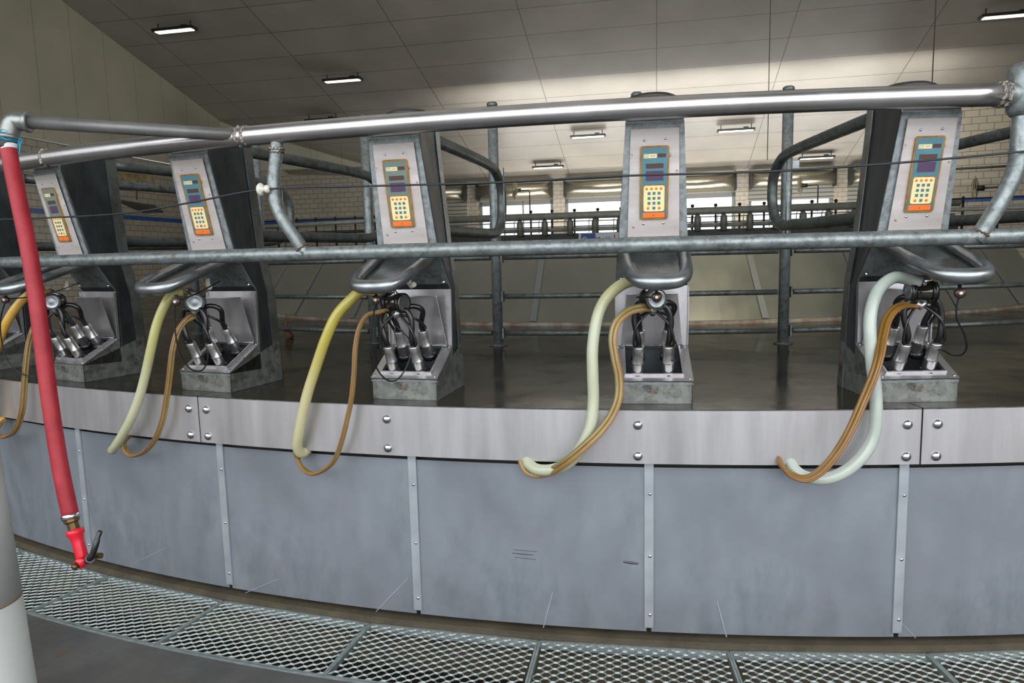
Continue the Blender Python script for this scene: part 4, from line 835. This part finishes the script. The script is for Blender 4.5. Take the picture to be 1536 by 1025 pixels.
# advertising board partly hidden behind the central pillar
r = empty('sign_board', at_face(868, 350.5, 18.6), -AL, 'white and blue sign board partly hidden by the lower rail and the central pillar', 'sign'); wS = (at_face(935, 350, 18.6)-at_face(868, 350, 18.6)).length; u = wS/67
MB().box((wS/2, 0, -.25), (wS, .02, .5)).build('board', M['sgw'], r)
MB().box((14.5*u, -.012, -.25), (22*u, .01, .48)).build('blue_field', M['sgb'], r)
mb = MB(); mb.tube([Vector(((9+2.6*math.cos(t))*u, -.018, -.15+.035*math.sin(t)*1.3)) for t in [math.pi*j/8 for j in range(9)]], .018, 6); mb.build('white_mark', M['sgw'], r)
mb = MB()
for x in (27.5, 31.5): mb.box((x*u, -.014, -.22), (1.6*u, .008, .24))
mb.box((29.5*u, -.014, -.19), (1.3*u, .008, .12))
for x in (36, 39, 42, 46): mb.box((x*u, -.014, -.22 if x in (42, 46) else -.27), (1.2*u, .008, .24 if x in (42, 46) else .14))
mb.build('lettering', M['sgn'], r); MB().box((54*u, -.014, -.22), (2*u, .008, .34)).build('red_mark', M['sgr'], r)
# ================================================================== light and camera
def area(name, loc, target, sx, sy, power, col=(1, 1, 1), spread=None):
    l = bpy.data.lights.new(name, 'AREA'); l.shape = 'RECTANGLE'; l.size = sx; l.size_y = sy; l.energy = power; l.color = col
    if spread: l.spread = R_(spread)
    o = bpy.data.objects.new(name, l); COL.objects.link(o); o.location = loc; o.rotation_euler = (Vector(target)-Vector(loc)).to_track_quat('-Z', 'Y').to_euler(); return o
area('daylight_door', bld(1.0, S0+1.4, 3.0), bld(1.0, 4, .2), 22, 5.2, 1150, (.93, .965, 1))
area('daylight_left', bld(-11, -1.5, 3.2), bld(-3, 5, .6), 7, 5, 150, (.93, .965, 1))
area('daylight_right', bld(6.5, .2, 3.4), bld(0, 3.0, .2), 2.5, 1.8, 120, (1, .97, .93))
area('window_light', bld(1.0, S1-.9, 1.2), bld(1.0, 26.2, 5.2), 15, 2.0, 520, (1, .97, .92))
area('pier_fill', bld(1.0, 21.5, 4.6), bld(1.0, S1, 2.4), 14, .8, 480, (1, .97, .92))  # added fill aimed at the window wall, brightens its piers
area('ceiling_fill', bld(0, 11.5, .3), bld(0, 10.5, 8), 6, 6, 110, (1, .95, .86))  # added uplight hidden inside the fence, brightens the near ceiling
sp_ = bpy.data.lights.new('fence_glow', 'SPOT'); sp_.energy = 420; sp_.spot_size = R_(26); sp_.spot_blend = .6; sp_.color = (1, .95, .72); sp_.shadow_soft_size = .1  # added spot, makes the yellowish pool of light on the inner fence
so = bpy.data.objects.new('fence_glow', sp_); COL.objects.link(so); so.location = cyl(8.6, 12, 3.4); so.rotation_euler = (cyl(5.65, 10.6, .40)-Vector(so.location)).to_track_quat('-Z', 'Y').to_euler()
area('overhead_fill', bld(-2, 7, 8.5), bld(0, 9, 0), 14, 10, 130, (1, .96, .88))  # added overhead fill, widens the highlight on the polished rail
w = bpy.data.worlds.new('world'); bpy.context.scene.world = w; w.use_nodes = True
bg = [n for n in w.node_tree.nodes if n.type == 'BACKGROUND'][0]; bg.inputs[0].default_value = (.93, .96, 1, 1); bg.inputs[1].default_value = 1.25
cd = bpy.data.cameras.new('camera'); cd.sensor_fit = 'HORIZONTAL'; cd.sensor_width = 36; cd.lens = FPX/W*36; cd.clip_start = .05; cd.clip_end = 200
co = bpy.data.objects.new('camera', cd); COL.objects.link(co)
co.matrix_world = Matrix((RT, UP, -FWD)).transposed().to_4x4(); co.location = CAM
bpy.context.scene.camera = co
sc = bpy.context.scene; sc.view_settings.view_transform = 'Standard'; sc.view_settings.look = 'None'; sc.view_settings.exposure = 0
sc.cycles.max_bounces = 8; sc.cycles.diffuse_bounces = 3; sc.cycles.glossy_bounces = 4; sc.cycles.sample_clamp_indirect = 4
